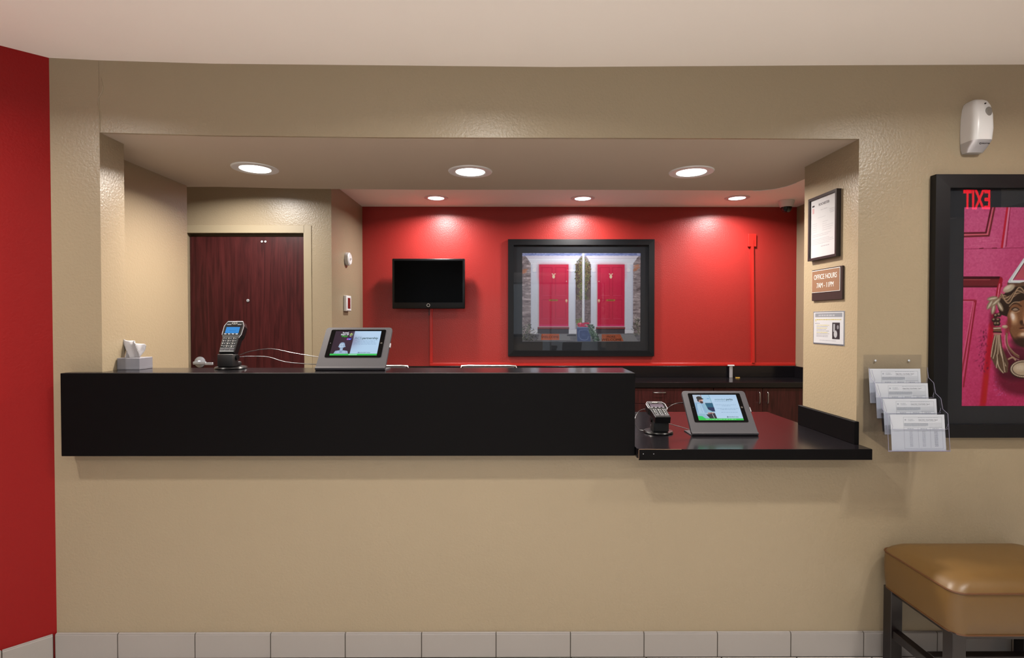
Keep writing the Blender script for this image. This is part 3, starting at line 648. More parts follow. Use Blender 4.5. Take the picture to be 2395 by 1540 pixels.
# bronze head
br, bd, bl, bh = (112, 82, 62), (46, 32, 28), (164, 138, 112), (216, 206, 190)
cv.ell(2412, 712, 58, 54, (96, 72, 56)); cv.ell(2412, 762, 44, 52, (92, 58, 42)); cv.ell(2410, 740, 46, 66, (124, 84, 58))
for s_ in (1, -1):
    def q(p): return [(2405-(2405-x)*s_, y) for x, y in p]
    def e1(x, y, rx, ry, c, al=1, so=None, an=0): cv.ell(2405-(2405-x)*s_, y, rx, ry, c, al, so, an*s_)
    cv.poly(q([(2352, 690), (2370, 672), (2405, 668), (2405, 700), (2372, 712), (2362, 740), (2346, 735), (2338, 712)]), bd)
    for k in range(8):
        a = k/8; cv.curve(q([(2342+a*8, 700-k*2), (2352+k*2, 688+k*3), (2368+k*3, 700-k*4), (2392+k*2, 680+k)]), 2.6, bl if k % 2 else (78, 58, 46))
    e1(2366, 674, 15, 8, (170, 158, 138), 1, 3, -28); e1(2364, 672, 9, 4, bh, .7, 3, -28)
    for k, (x_, y_, an) in enumerate(((2328, 698, -10), (2322, 712, -60), (2330, 722, -80), (2336, 706, -40), (2346, 716, 60))):
        e1(x_, y_, 13, 5.5, (132, 116, 96), 1, 2, an); e1(x_, y_, 10, 2, bh, .75, 1.5, an)
    for (x_, y_) in ((2336, 738), (2332, 748), (2342, 748), (2336, 757), (2344, 736), (2342, 757)): e1(x_, y_, 5.4, 5.4, bd); e1(x_-1, y_-1.5, 2.6, 2.2, bl, .9, 1.5)
    # eye, brow, cheek
    cv.curve(q([(2366, 722), (2374, 712), (2386, 710), (2396, 716)]), 3.4, (70, 44, 32)); cv.curve(q([(2368, 716), (2378, 707), (2392, 706)]), 2, bl)
    e1(2382, 723, 9, 5, (88, 66, 54)); e1(2382, 723, 7, 3, (150, 128, 108)); cv.curve(q([(2373, 724), (2382, 719), (2391, 724)]), 2, bd); cv.curve(q([(2374, 728), (2383, 731), (2392, 727)]), 1.6, (170, 140, 112))
    e1(2378, 744, 9, 14, (206, 166, 130), .75, 7, -15); e1(2376, 740, 5, 9, (236, 228, 222), .8, 4, -15); e1(2366, 762, 6, 22, (110, 52, 36), .7, 5, 10)
    cv.poly(q([(2330, 765), (2348, 764), (2350, 776), (2332, 777)]), br); cv.line(q([(2332, 768), (2347, 767)]), 2.4, bh, .8); cv.line(q([(2331, 776), (2350, 777)]), 3, bd); cv.line(q([(2332, 781), (2349, 781)]), 2.4, bl)
    e1(2358, 764, 7, 4, bl); e1(2357, 763, 5, 2, bh, .7, 2)
    # hanging leaf tassel
    cv.poly(q([(2333, 783), (2349, 783), (2352, 810), (2368, 850), (2366, 872), (2352, 872), (2336, 856), (2326, 836), (2327, 812)]), (94, 72, 56))
    for p in ([(2336, 784), (2330, 812), (2327, 834)], [(2340, 784), (2337, 818), (2332, 838)], [(2343, 784), (2343, 824), (2340, 860)], [(2346, 784), (2349, 822), (2362, 856)], [(2347, 800), (2354, 836), (2360, 870)], [(2341, 830), (2345, 856), (2356, 872)]):
        cv.curve(q(p), 3, bl); cv.curve(q([(x+1.6, y) for x, y in p]), 1.2, (56, 38, 32)); cv.curve(q([(x-.8, y) for x, y in p]), 1, bh, .8)
    cv.curve(q([(2362, 780), (2364, 806), (2378, 826), (2392, 836)]), 4, br); cv.curve(q([(2363, 780), (2366, 806), (2380, 824), (2392, 832)]), 1.6, bl); cv.curve(q([(2359, 784), (2360, 806), (2374, 832), (2392, 842)]), 1.4, bh, .7)
    cv.curve(q([(2368, 840), (2378, 836), (2384, 842)]), 4, bl)
cv.ell(2405, 744, 6, 20, (150, 104, 74), 1, 5); cv.ell(2397, 754, 4, 5, (50, 26, 20), .9, 3); cv.ell(2405, 750, 3, 9, (230, 200, 170), .7, 3); cv.ell(2405, 760, 8, 3, (44, 24, 20), .6, 3)
cv.ell(2404, 768, 12, 3, (74, 34, 28)); cv.ell(2404, 771, 9, 2.4, (156, 110, 84)); cv.ell(2402, 784, 12, 8, (190, 150, 118), .7, 5); cv.ell(2402, 782, 6, 4, (238, 220, 200), .6, 3); cv.ell(2404, 800, 30, 12, (40, 24, 22), .8, 8)
cv.ell(2404, 864, 34, 22, bd); cv.ell(2404, 863, 31, 20, bl); cv.ell(2404, 863, 28, 17, bd); cv.ell(2404, 863, 26, 15.5, (178, 158, 134)); cv.ell(2396, 860, 14, 8, (214, 200, 178), .7, 8)
for k in range(40): a = k/40*2*math.pi; cv.ell(2404+29.5*math.cos(a), 863+18.5*math.sin(a), 1.3, 1.3, bh, .8)
cv.noise(4, 1, cv.inside(2320, 660, 2490, 900))
pw2 = (342)*.0017*1.0
canvas_obj('photo_print', cv, fr_front(1.8110-cx2+(342*.001694)/2, -.0186, 1.4062-1.4075), 342*.001694, .7945, print_m, P2, k=.6)
BX(-P2W/2+.053, P2W/2-.053, -.022, -.0208, -P2H/2+.053, P2H/2-.053).build('glass_pane', pane_m, P2)

# exit sign hanging in the lobby: seen mirrored in the glass of that picture
t = thing('exit_sign', 'red illuminated EXIT sign, seen only mirrored in the right picture glass', 'sign', (3.245, .52, 2.343))
BX(-.17, .17, -.02, .02, -.27, -.045, bev=.004).build('housing', mat('exit_sign_housing', (24, 24, 26), .4), t)
BX(-.012, .012, -.012, .012, -.05, .028).build('stem', black_soft, t)
text('lettering', 'EXIT', .185, exit_em, frame((0, .0205, -.158), (-1, 0, 0), (0, 0, 1)), t, .001, off=.004, sx=.5)

# ------------------------------------------------------------------ notices on the right jamb (face looks to -X)
def jm(y, z, off): return frame((JR-off, y, z), (0, -1, 0), (0, 0, 1))
t = thing('framed_certificate', 'tall dark framed white licence sheet, topmost notice on the right jamb', 'certificate', (JR, 2.3705, 1.768))
JM = frame((0, 0, 0), (0, -1, 0), (0, 0, 1))
cw, chh = .2155, .286
def jbox(t, x0, x1, y0, y1, z0, z1, name, m, bev=0): return BX(x0, x1, y0, y1, z0, z1, bev=bev, seg=1, M=JM).build(name, m, t)
b = B()
for a in ((-cw/2, cw/2, chh/2-.011, chh/2), (-cw/2, cw/2, -chh/2, -chh/2+.011), (-cw/2, -cw/2+.011, -chh/2+.011, chh/2-.011), (cw/2-.011, cw/2, -chh/2+.011, chh/2-.011)):
    b.box(a[0], a[1], a[2], a[3], .0005, .020, M=JM)
b.build('frame', frame_brn, t)
cv = Cv(170, 230, 0, 0, 85, 115, (228, 229, 234))
cv.rect(5, 11, 13, 14, (60, 60, 66)); cv.rect(6, 17, 12, 27, (224, 176, 180), .8)
cv.words(62, 80, 28, 1.2, (150, 150, 158), .5); cv.words(62, 80, 31, 1.2, (150, 150, 158), .5); cv.words(64, 78, 34, 1.2, (150, 150, 158), .5)
cv.words(34, 56, 24, 1.2, (150, 150, 158), .5); cv.words(24, 50, 38, 1, (170, 170, 176), .5)
for y_ in (48, 52, 56, 60, 64): cv.words(6, 22, y_, 1, (160, 162, 168), .5); cv.words(40, 40+random.uniform(8, 36), y_, 1, (160, 162, 168), .5)
for y_ in (70, 73, 79, 82, 85, 88): cv.words(6, random.uniform(50, 80), y_, 1, (150, 152, 160), .5)
cv.words(36, 62, 94, 1.6, (140, 142, 150), .6)
canvas_obj('certificate_sheet', cv, JM @ Matrix.Translation((0, 0, .0125)), cw-.02, chh-.02, print_m, t, k=.62)
text('heading', 'ROCHESTER', .0155, ink, JM @ Matrix.Translation((0.005, .103, .0128)), t, .0001, off=.0002, sx=.95)
jbox(t, -cw/2+.011, cw/2-.011, -chh/2+.011, chh/2-.011, .0005, .012, 'backing', paper)
jbox(t, -cw/2+.011, cw/2-.011, -chh/2+.011, chh/2-.011, .0145, .0152, 'glass_pane', sleeve_m)

t = thing('hours_sign', 'dark brown plaque with tan panel reading office hours, middle notice on the right jamb', 'sign', (JR, 2.349, 1.512))
jbox(t, -.1125, .1125, -.0705, .0705, .0005, .009, 'plaque', sign_br, .001)
jbox(t, -.108, .1, -.034, .066, .0092, .0112, 'panel', white_ink)
jbox(t, -.1055, .0975, -.0315, .0635, .0113, .0122, 'panel_face', sign_tan)
text('lettering', 'OFFICE HOURS', .0315, white_ink, JM @ Matrix.Translation((-.004, .034, .0125)), t, .0003, sx=.8)
text('lettering', '7AM - 11PM', .0315, white_ink, JM @ Matrix.Translation((-.004, -.004, .0125)), t, .0003, sx=.8)

t = thing('paper_notice', 'small clear-sleeved printed notice with yellow highlights, lowest on the right jamb', 'notice', (JR, 2.3445, 1.319))
cv = Cv(170, 115, 0, 0, 225, 148, (226, 228, 234))
cv.rect(0, 0, 225, 148, (96, 104, 116)); cv.rect(3.5, 3.5, 221, 143, (228, 230, 236)); cv.rect(14, 8, 212, 26, (150, 156, 166), .9); cv.words(40, 160, 18, 6, (210, 214, 220), .9)
cv.words(14, 205, 37, 3.4, (196, 180, 40), .95); cv.words(14, 24, 43, 3, (196, 180, 40), .9); cv.words(14, 50, 54, 3, (120, 124, 132), .8)
for k, y_ in enumerate((62, 68, 75, 81, 88, 95, 100, 107, 113)):
    cv.words(26, random.uniform(95, 125), y_, 2.6, (210, 194, 44) if k in (0, 2, 5) else (140, 144, 152), .8)
cv.rect(143, 50, 196, 122, (58, 58, 64)); cv.rect(150, 56, 162, 90, (190, 192, 198)); cv.ell(166, 100, 12, 16, (200, 202, 208)); cv.ell(182, 70, 7, 9, (150, 150, 158)); cv.words(50, 170, 130, 2.4, (150, 152, 160), .7)
canvas_obj('sheet', cv, JM @ Matrix.Translation((0, 0, .0022)), .226, .1455, print_m, t, k=.62)
jbox(t, -.114, .114, -.0735, .0735, .0005, .0018, 'backing', paper); jbox(t, -.115, .115, -.0745, .0745, .003, .0035, 'sleeve', sleeve_m)

# ------------------------------------------------------------------ wall devices left
SM = lambda p: Matrix.Translation(p) @ Matrix.Rotation(R(90), 4, 'Y')
t = thing('smoke_detector', 'round white detector on the side wall above the thermostat', 'detector', (WX, 4.682, 1.889))
B().lathe([(0, .0005), (.056, .0005), (.058, .012), (.056, .030), (.045, .038), (.04, .0365), (.016, .0365), (.014, .040), (0, .041)], (0, 0, 0), Matrix.Rotation(R(90), 4, 'Y'), 36).build('cover', white_pl, t, True)
B().lathe([(0, .0405), (.008, .0405), (.007, .043), (0, .043)], (0, .0, 0), Matrix.Rotation(R(90), 4, 'Y'), 16).build('test_button', grey_pl, t, True)
t = thing('thermostat', 'small white thermostat with dark red window, below the round detector', 'thermostat', (WX, 4.665, 1.5))
BX(.0005, .028, -.068, .068, -.068, .068, bev=.006, seg=3).build('body', white_pl, t, True)
BX(.028, .0295, -.036, .036, -.045, .048, bev=.0005, seg=1).build('display', mat('dark_red_display', (112, 28, 26), .3), t)
BX(.028, .031, -.055, .055, -.062, -.052, bev=.001, seg=1).build('button', white_pl, t)

# dome camera
t = thing('dome_camera', 'small white dome security camera at the right end of the office ceiling', 'camera', (2.545, 4.93, 2.455))
B().lathe([(0, -.001), (.068, -.001), (.066, -.022), (.055, -.056), (.047, -.060), (0, -.0605)], (0, 0, 0), None, 40).build('housing', white_pl, t, True)
B().lathe([(0, -.055), (.047, -.0595), (.045, -.078), (.036, -.096), (.02, -.107), (.0, -.110)], (0, 0, 0), None, 36).build('dome', mat('smoked_dome', (16, 16, 20), .08), t, True)

# ------------------------------------------------------------------ air freshener dispenser
t = thing('air_freshener', 'white wall air freshener dispenser with silver base, above the knocker picture', 'dispenser', (1.846, D, 2.119))
b = B()
levels = [(-.116, .036, .030), (-.100, .041, .045), (-.078, .043, .066), (-.07, .0435, .072), (-.02, .0445, .078), (.04, .043, .076), (.085, .038, .068), (.108, .031, .057), (.118, .021, .044)]
def sect(hw, d):
    pts = [(-hw, -.0005)]; n = 14
    for k in range(n+1):
        a = math.pi-math.pi*k/n; cxv, syv = math.cos(a), math.sin(a)
        pts.append((hw*math.copysign(abs(cxv)**.5, cxv), -.62*d-.38*d*abs(syv)**.7))
    pts.append((hw, -.0005)); return pts
def loft(b, lv, zsel):
    rings = [[b.bm.verts.new((x, y, z)) for x, y in sect(hw, d)] for z, hw, d in lv]
    n = len(rings[0]); nf = []
    for i in range(len(rings)-1):
        for k in range(n): nf.append(b.bm.faces.new((rings[i][k], rings[i][(k+1) % n], rings[i+1][(k+1) % n], rings[i+1][k])))
    nf += [b.bm.faces.new(rings[0][::-1]), b.bm.faces.new(rings[-1])]; b._fin(nf); return b
loft(b, levels[3:], 0); b.build('cover', white_pl, t, True)
loft(B(), levels[:1]+levels[1:4], 0).build('base_band', silver_pl, t, True)
B().lathe([(0, 0), (.016, 0), (.016, .002), (.012, .0035), (0, .001)], (.014, -.0735, .052), Matrix.Rotation(R(90), 4, 'X') @ Matrix.Diagonal((.85, 1.3, 1, 1)), 26).build('sight_window', grey_pl, t, True)
B().lathe([(0, 0), (.0035, 0), (.003, .003), (0, .003)], (.004, -.0675, .09), Matrix.Rotation(R(90), 4, 'X'), 12).build('spray_nozzle', black_pl, t, True)
B().lathe([(.0025, 0), (.0045, 0), (.0045, .0008), (.0025, .0008)], (-.014, -.0672, -.088), Matrix.Rotation(R(90), 4, 'X'), 16, True).build('logo_ring', black_pl, t)
text('lettering', 'BRIGHTAIR', .0068, black_pl, fr_front(.0095, -.0672, -.088), t, .0003, off=.0002)
t.scale = (.92, .92, .87)

# ------------------------------------------------------------------ brochure holder
H = thing('brochure_holder', 'clear acrylic four-tier leaflet holder on the wall left of the knocker picture', 'holder', (1.542, D, 1.0))
HW = .117; th = .0025
def hz(v): return v-1.0
def tub(b, x0, x1, y0, y1, z0, z1): b.box(x0, x1, y0, y1, z0, z1)
z_bot_back, z_bot_front = .905, .857
b = B(); b.box(-HW, HW, -.004, -.0008, hz(.90), hz(1.214), bev=.001, seg=1); b.build('back_plate', acryl, H)
yF = -.150
tiers = [(-.030, 1.160), (-.064, 1.106), (-.098, 1.050), (-.132, .995)]   # (y of paper front top, paper top z)
# stepped side panels
prof = [(-.004, hz(1.165)), (-.035, hz(1.165)), (-.042, hz(1.125)), (-.068, hz(1.108)), (-.078, hz(1.068)), (-.104, hz(1.052)), (-.114, hz(1.012)), (-.138, hz(.998)), (-.150, hz(.862)), (-.004, hz(.90))]
for s_ in (-1, 1):
    xs_ = sorted((s_*HW, s_*(HW-th)))
    B().prism(prof, 'x', xs_[0], xs_[1]).build('side_panel', acryl, H)
    b = B(); b.tube([(s_*(HW-th/2), y, z) for y, z in prof[1:9]], .0008, 5, 1); b.build('side_edge', acryl_e, H)
b = B(); b.prism([(-.004, hz(.9)), (-.15, hz(.862)), (-.15, hz(.859)), (-.004, hz(.897))], 'x', -HW, HW); b.build('bottom_plate', acryl, H)
B().tube([(-HW, -.15, hz(.8595)), (HW, -.15, hz(.8595))], .0018, 6, 1).build('front_edge', acryl_e, H)
for i, (yp, zt) in enumerate(tiers):
    yf = yp-.006; zl = zt-.055
    dzp = .012
    b = B(); b.prism([(yf, hz(zl)), (yf-.0022, hz(zl)), (yf-.0022-dzp, hz(zt-.1365)), (yf-dzp, hz(zt-.1365))], 'x', -HW+th, HW-th)
    b.build('pocket_front', acryl, H)
    cor = [(-HW+.01, yf-.002, hz(zt-.004)), (-HW+.022, yf-.003, hz(zl+.01)), (-HW+.035, yf-.003, hz(zl)), (HW-.02, yf-.003, hz(zl)), (HW-.008, yf-.003, hz(zl+.006)), (HW-.003, yf-.002, hz(zl+.02))]
    B().tube(cor, .00055, 5, 3).build('pocket_lip', acryl_e, H)
for x in (-.07, .065):
    B().lathe([(0, 0), (.0045, 0), (.004, .003), (.002, .004), (0, .004)], (x, -.004, hz(1.19)), Matrix.Rotation(R(90), 4, 'X'), 14).build('screw', polish, H, True)
names = ('topmost stack of printed forms in the clear wall holder', 'second stack of printed forms from the top in the clear wall holder', 'third stack of printed forms from the top in the clear wall holder', 'lowest and most fully visible stack of printed forms in the clear wall holder')
cv = Cv(210, 136, 0, 0, 216, 140, (222, 228, 238))
g1, g2 = (110, 118, 130), (170, 178, 190)
cv.rect(52, 10, 52.8, 132, g1, .6); cv.rect(204, 10, 204.8, 132, g1, .6); cv.rect(52, 10, 204, 10.8, g1, .6); cv.rect(52, 131, 204, 132, g1, .5)
cv.words(110, 190, 13, 1.6, g1, .5); cv.ell(60, 21, 3.4, 3, g2); cv.words(70, 92, 19, 1.6, g1, .7); cv.words(70, 96, 24, 1.6, g1, .7); cv.words(112, 180, 27, 1.4, g1, .5)
cv.rect(54, 33, 150, 46, g2, .55); cv.words(54, 150, 36, 1.6, g1, .6); cv.words(54, 150, 40, 1.6, g1, .6); cv.words(54, 140, 44, 1.6, g1, .6)
for y_ in (33, 38, 43, 48): cv.rect(152, y_, 203, y_+.8, g1, .7)
cv.rect(52, 50, 204, 50.8, g1, .7); cv.rect(52, 60, 204, 60.8, g1, .7)
for x_ in (108, 156): cv.rect(x_, 50, x_+.8, 128, g1, .6)
for x_ in (66, 118, 164): cv.words(x_, x_+26, 55, 2, g1, .7)
for k in range(15): cv.words(74, 86, 66+k*4, 1.5, g1, .6); cv.words(124, 137, 66+k*4, 1.5, g1, .6); cv.words(172, 186, 66+k*4, 1.5, (90, 98, 112), .8)
proto = None
for i, (yp, zt) in enumerate(tiers):
    xs0 = (-.012, -.008, -.001, .003)[i]
    lab = names[i]
    if proto is None:
        t = thing('leaflet_stack', lab, 'leaflets', (0, 0, 0), 0, 'printed forms in the acrylic holder')
        b = B(); b.prism([(0, 0), (.006, 0), (-.006, -.136), (-.012, -.136)], 'x', -.103, .103); b.build('sheets', paper_e, t)
        ang = math.atan(.012/.136)
        canvas_obj('printed_face', cv, frame((0, -.0065, -.068), (1, 0, 0), (0, .012, .136)), .206, .136, print_m, t, k=.6)
        text('heading', 'Happy Clinic - Crop Weekly - Tape II', .0048, ink, frame((.04, -.0026, -.0205), (1, 0, 0), (0, .012, .136)), t, .00005)
        text('footer_lettering', 'form', .001, ink_l, frame((.04, -.0128, -.1325), (1, 0, 0), (0, .012, .136)), t, .00005)
        bpy.data.objects.remove(t.children[-1])
        proto = t
    else: t = dup(proto, label=lab)
    t.location = (1.542+xs0, D+yp, zt)

# ------------------------------------------------------------------ bench stool
ST = thing('bench_stool', 'caramel leather topped stool with dark wood legs, under the knocker picture', 'stool', (1.745, 1.925, FZ))
SX0, SX1, SY0, SY1 = -.262, .318, -.163, .20
zt_, zb_ = .453, .307
def sq(x, y, r, n=6):
    """rounded rectangle ring"""
    pts = []
    for (cx_, cy_, a0) in ((SX1-r, SY0+r, -90), (SX1-r, SY1-r, 0), (SX0+r, SY1-r, 90), (SX0+r, SY0+r, 180)):
        for k in range(n+1): a = R(a0+90*k/n); pts.append((cx_+r*math.cos(a), cy_+r*math.sin(a)))
    return pts
b = B(); ring0 = sq(0, 0, .042)
def ring_at(scale_in, z, r=.032): return [((x-(SX0+SX1)/2)*scale_in+(SX0+SX1)/2, (y-(SY0+SY1)/2)*scale_in+(SY0+SY1)/2, z) for x, y in ring0]
prof = [(.965, zb_), (.985, zb_+.004), (1.0, zb_+.05), (1.006, zb_+.09), (1.0, zt_-.012), (.992, zt_-.001), (.985, zt_+.001), (.95, zt_+.012), (.85, zt_+.027), (.65, zt_+.038), (.4, zt_+.043), (.15, zt_+.045)]
rings = [[b.bm.verts.new(p) for p in ring_at(s_, z)] for s_, z in prof]; n = len(ring0); nf = []
for i in range(len(rings)-1):
    for k in range(n): b.bm.faces.new((rings[i][k], rings[i][(k+1) % n], rings[i+1][(k+1) % n], rings[i+1][k]))
b.bm.faces.new(rings[0][::-1]); b.bm.faces.new(rings[-1])
seat = b.build('seat_cushion', leather, ST, True)
for z, sc in ((zt_-.002, 1.0), (zb_+.002, .982)):
    pts = ring_at(sc, z); B().tube(pts+[pts[0]], .0032, 8, 1).build('piping', piping_m, ST, True)
for k, (x, y) in enumerate(((SX0+.006, SY1-.06), (SX1-.051, SY1-.06), (SX0+.006, SY0+.012), (SX1-.051, SY0+.012))):
    BX(x, x+.045, y, y+.045, 0, zb_+.004, bev=.002, seg=1).build('leg', leg_m, ST)
for x in (SX0+.012, SX1-.044): BX(x, x+.032, SY0+.058, SY1-.061, .118, .150, bev=.002, seg=1).build('stretcher', leg_m, ST)
BX(SX0+.045, SX1-.045, -.02, .012, .118, .150, bev=.002, seg=1).build('stretcher', leg_m, ST)
b = B(); b.box(SX0+.02, SX1-.02, SY0+.02, SY1-.02, zb_-.02, zb_+.002); b.build('seat_base', leg_m, ST)

# ------------------------------------------------------------------ tablet kiosks (panel leans back 41 degrees)
KW, KL = .286, .224
TILT = R(41)
def kiosk_frame(): return frame((0, 0, .006), (1, 0, 0), (0, math.sin(TILT), math.cos(TILT)))
def make_kiosk(label, loc, cv, texts, rz=0):
    t = thing('tablet_stand', label, 'tablet', loc, rz, 'tablets in slanted metal stands')
    F = kiosk_frame()
    # bent plate: slanted face with rounded upper corners, curled bottom, flat foot
    b = B(); n = 7; r = .014; out = []
    out += [(-KW/2, .008), (KW/2, .008)]
    for k in range(n): a = R(0+90*k/(n-1)); out.append((KW/2-r+r*math.cos(a), KL-r+r*math.sin(a)))
    for k in range(n): a = R(90+90*k/(n-1)); out.append((-KW/2+r+r*math.cos(a), KL-r+r*math.sin(a)))
    A = [b.bm.verts.new(F @ Vector((x, y, 0))) for x, y in out]; Bk = [b.bm.verts.new(F @ Vector((x, y, -.012))) for x, y in out]
    b.bm.faces.new(A); b.bm.faces.new(Bk[::-1])
    for i in range(len(out)): j = (i+1) % len(out); b.bm.faces.new((A[i], Bk[i], Bk[j], A[j]))
    b.build('face_panel', kiosk, t)
    b = B(); pp = []
    for k in range(9): a = R(180+41*.0+(-90+0)*0+k*(90+0)/8) ; pp.append((.012-.012*math.cos(math.pi*k/8*.72), .012-.012*math.sin(math.pi*k/8*.72+.0)))
    b.prism([(-.001, .012), (0.0, .006), (.004, .0015), (.010, 0), (.106, 0), (.106, .004), (.014, .004), (.010, .0075), (.0095, .014), (.004, .0165)], 'x', -KW/2, KW/2); b.build('foot_plate', kiosk, t)
    # black glass and lit display
    b = B(); gw, gh, gy = .236, .150, .136; r = .006; o2 = []
    for (sx_, sy_, a0) in ((1, 1, 0), (-1, 1, 90), (-1, -1, 180), (1, -1, 270)):
        for k in range(5): a = R(a0+90*k/4); o2.append((sx_*(gw/2-r)+r*math.cos(a), gy+sy_*(gh/2-r)+r*math.sin(a)))
    A = [b.bm.verts.new(F @ Vector((x, y, .0012))) for x, y in o2]; Bk = [b.bm.verts.new(F @ Vector((x, y, 0))) for x, y in o2]; b.bm.faces.new(A)
    for i in range(len(o2)): j = (i+1) % len(o2); b.bm.faces.new((A[i], Bk[i], Bk[j], A[j]))
    tb = b.build('tablet', mat('tablet_black_glass', (4, 4, 5), .15, spec=.15), t)
    canvas_obj('display', cv, F @ Matrix.Translation((0, gy, .0018)), .197, .132, screen_m, tb)
    for (x, y, s_, m, kw) in texts:
        text('screen_lettering', s_, kw.pop('size'), m, F @ Matrix.Translation((-.0985+x*.197, gy+.066-y*.132, .0021)), tb, .00004, **kw)
    B().lathe([(.0028, 0), (.0038, 0), (.0038, .0004), (.0028, .0004)], F @ Vector((.108, gy, .0013)), F.to_3x3().to_4x4(), 16, True).build('home_button', grey_pl, tb)
    B().lathe([(0, 0), (.0012, 0), (0, .0003)], F @ Vector((-.108, gy, .0013)), F.to_3x3().to_4x4(), 10).build('camera_lens', grey_pl, tb)
    b = BX(KW/2, KW/2+.0045, .118, .140, -.010, -.004); b.xf(F); b.build('side_clip', silver_pl, t)
    return t
def em(n, c, s_=1):
    m = mat(n, c, .5, emis=s_, spec=0); m.node_tree.nodes['Principled BSDF'].inputs['Base Color'].default_value = (.005, .005, .005, 1); return m
# left screen
cv = Cv(200, 134, 0, 0, 1, 1, (178, 208, 236)); cv.px = .006
cv.rect(0, 0, .42, 1, (46, 26, 44)); cv.put(np.exp(-((cv.X-.35)/.2)**2-((cv.Y-.4)/.3)**2)*.4, (66, 30, 62))
cv.rect(.42, 0, 1, .25, (190, 214, 240), .5, .2)
cv.ell(.215, .60, .062, .125, (150, 176, 206)); cv.ell(.205, .585, .05, .10, (196, 214, 232), .8, .03); cv.ell(.155, .64, .012, .03, (150, 176, 206)); cv.ell(.282, .64, .012, .03, (150, 176, 206))
cv.ell(.195, .605, .008, .010, (54, 70, 106)); cv.ell(.24, .605, .008, .010, (54, 70, 106)); cv.curve([(.18, .575), (.195, .565), (.207, .578)], .008, (70, 90, 130)); cv.curve([(.228, .578), (.242, .565), (.255, .575)], .008, (70, 90, 130))
cv.line([(.217, .61), (.213, .645)], .008, (120, 144, 180)); cv.curve([(.195, .68), (.217, .692), (.24, .678)], .011, (92, 112, 150)); cv.curve([(.20, .681), (.217, .687), (.236, .679)], .004, (214, 226, 240)); cv.ell(.217, .50, .05, .035, (120, 144, 178), .5, .02)
cv.poly([(.19, .72), (.25, .72), (.25, .79), (.36, .82), (.385, .95), (.07, .95), (.10, .82), (.19, .79)], (160, 184, 212)); cv.curve([(.19, .80), (.22, .83), (.25, .80)], .012, (90, 110, 150)); cv.rect(.19, .86, .25, .875, (50, 60, 96)); cv.line([(.12, .84), (.10, .95)], .006, (100, 122, 160)); cv.line([(.33, .84), (.35, .95)], .006, (100, 122, 160))
cv.rect(0, .925, 1, 1, (54, 186, 84)); cv.rect(.40, .935, .58, .985, (150, 214, 180), .8)
for k in range(5): a0, a1 = math.pi*2*k/5-math.pi/2, math.pi*2*(k+.4)/5-math.pi/2; cv.line([(.355+.032*math.cos(a0), .14+.05*math.sin(a0)), (.355+.015*math.cos(a0+.63), .14+.024*math.sin(a0+.63)), (.355+.032*math.cos(a0+1.257), .14+.05*math.sin(a0+1.257))], .012, (140, 214, 90) if k % 2 else (228, 232, 150))
cv.line([(.33, .20), (.365, .235)], .014, (216, 200, 200)); cv.poly([(.285, .30), (.385, .30), (.37, .375), (.28, .375)], (34, 62, 190)); cv.rect(.285, .31, .315, .37, (220, 80, 170), .9); cv.rect(.32, .33, .36, .345, (220, 230, 250))
for y_, a, c2 in ((.395, .47, .96), (.445, .52, .90), (.495, .46, .94), (.545, .44, .93)): cv.words(a, c2, y_, .016, (96, 124, 160), .55)
cv.ell(.60, .885, .016, .022, (70, 90, 120)); cv.ell(.60, .885, .008, .011, (178, 208, 236))
wht, grn, drk, blu = em('screen_white', (240, 244, 250), 1), em('screen_green', (70, 200, 60), .9), em('screen_dark_green', (36, 66, 50), .9), em('screen_soft_grey', (96, 130, 140), .9)
tx = [(.225, .075, 'hotel', wht, dict(size=.0125, off=.0002)), (.215, .145, 'keys of', wht, dict(size=.0115, off=.0002)), (.22, .215, 'hope', grn, dict(size=.0125, off=.0002)),
      (.525, .30, 'ACS', blu, dict(size=.0165)), (.785, .30, 'partnership', drk, dict(size=.0145, off=.0003)), (.73, .885, 'extended stay', drk, dict(size=.0085))]
make_kiosk('grey tablet stand on the raised ledge, screen reading partnership', (-.6555, 2.186, ZT), cv, tx)
# right screen
cv = Cv(200, 134, 0, 0, 1, 1, (178, 206, 232)); cv.px = .006
cv.rect(0, 0, .40, 1, (168, 192, 216)); cv.rect(0, 0, .18, .4, (182, 190, 204), .6, .1); cv.rect(.18, 0, .20, .3, (150, 110, 110), .7); cv.rect(.20, 0, .40, .30, (160, 200, 226), .7); cv.line([(.37, 0), (.40, .35)], .006, (70, 140, 150)); cv.rect(.31, .14, .36, .17, (110, 160, 200))
cv.poly([(.24, .33), (.41, .33), (.42, .66), (.26, .66)], (36, 92, 120)); cv.poly([(.26, .5), (.42, .5), (.42, .66), (.28, .66)], (30, 44, 84))
cv.poly([(.0, .32), (.12, .30), (.22, .36), (.26, .62), (.22, .78), (.04, .80), (0, .7)], (140, 176, 206)); cv.poly([(.04, .36), (.14, .36), (.18, .7), (.05, .76)], (166, 198, 222)); cv.line([(.05, .36), (.02, .6)], .01, (100, 136, 172)); cv.line([(.12, .4), (.13, .7)], .006, (120, 156, 190))
cv.line([(.22, .40), (.25, .60), (.36, .70)], .055, (142, 184, 202)); cv.line([(.05, .72), (.20, .74), (.33, .73)], .05, (160, 196, 216)); cv.line([(.26, .73), (.37, .72)], .04, (160, 92, 80)); cv.ell(.36, .72, .02, .028, (206, 180, 170))
cv.ell(.155, .22, .052, .11, (176, 126, 112)); cv.ell(.17, .30, .035, .05, (66, 44, 44)); cv.ell(.19, .24, .022, .02, (226, 186, 178)); cv.ell(.135, .135, .062, .07, (44, 42, 42)); cv.poly([(.09, .14), (.19, .11), (.24, .18), (.12, .19)], (44, 42, 42)); cv.ell(.10, .22, .02, .06, (50, 44, 44))
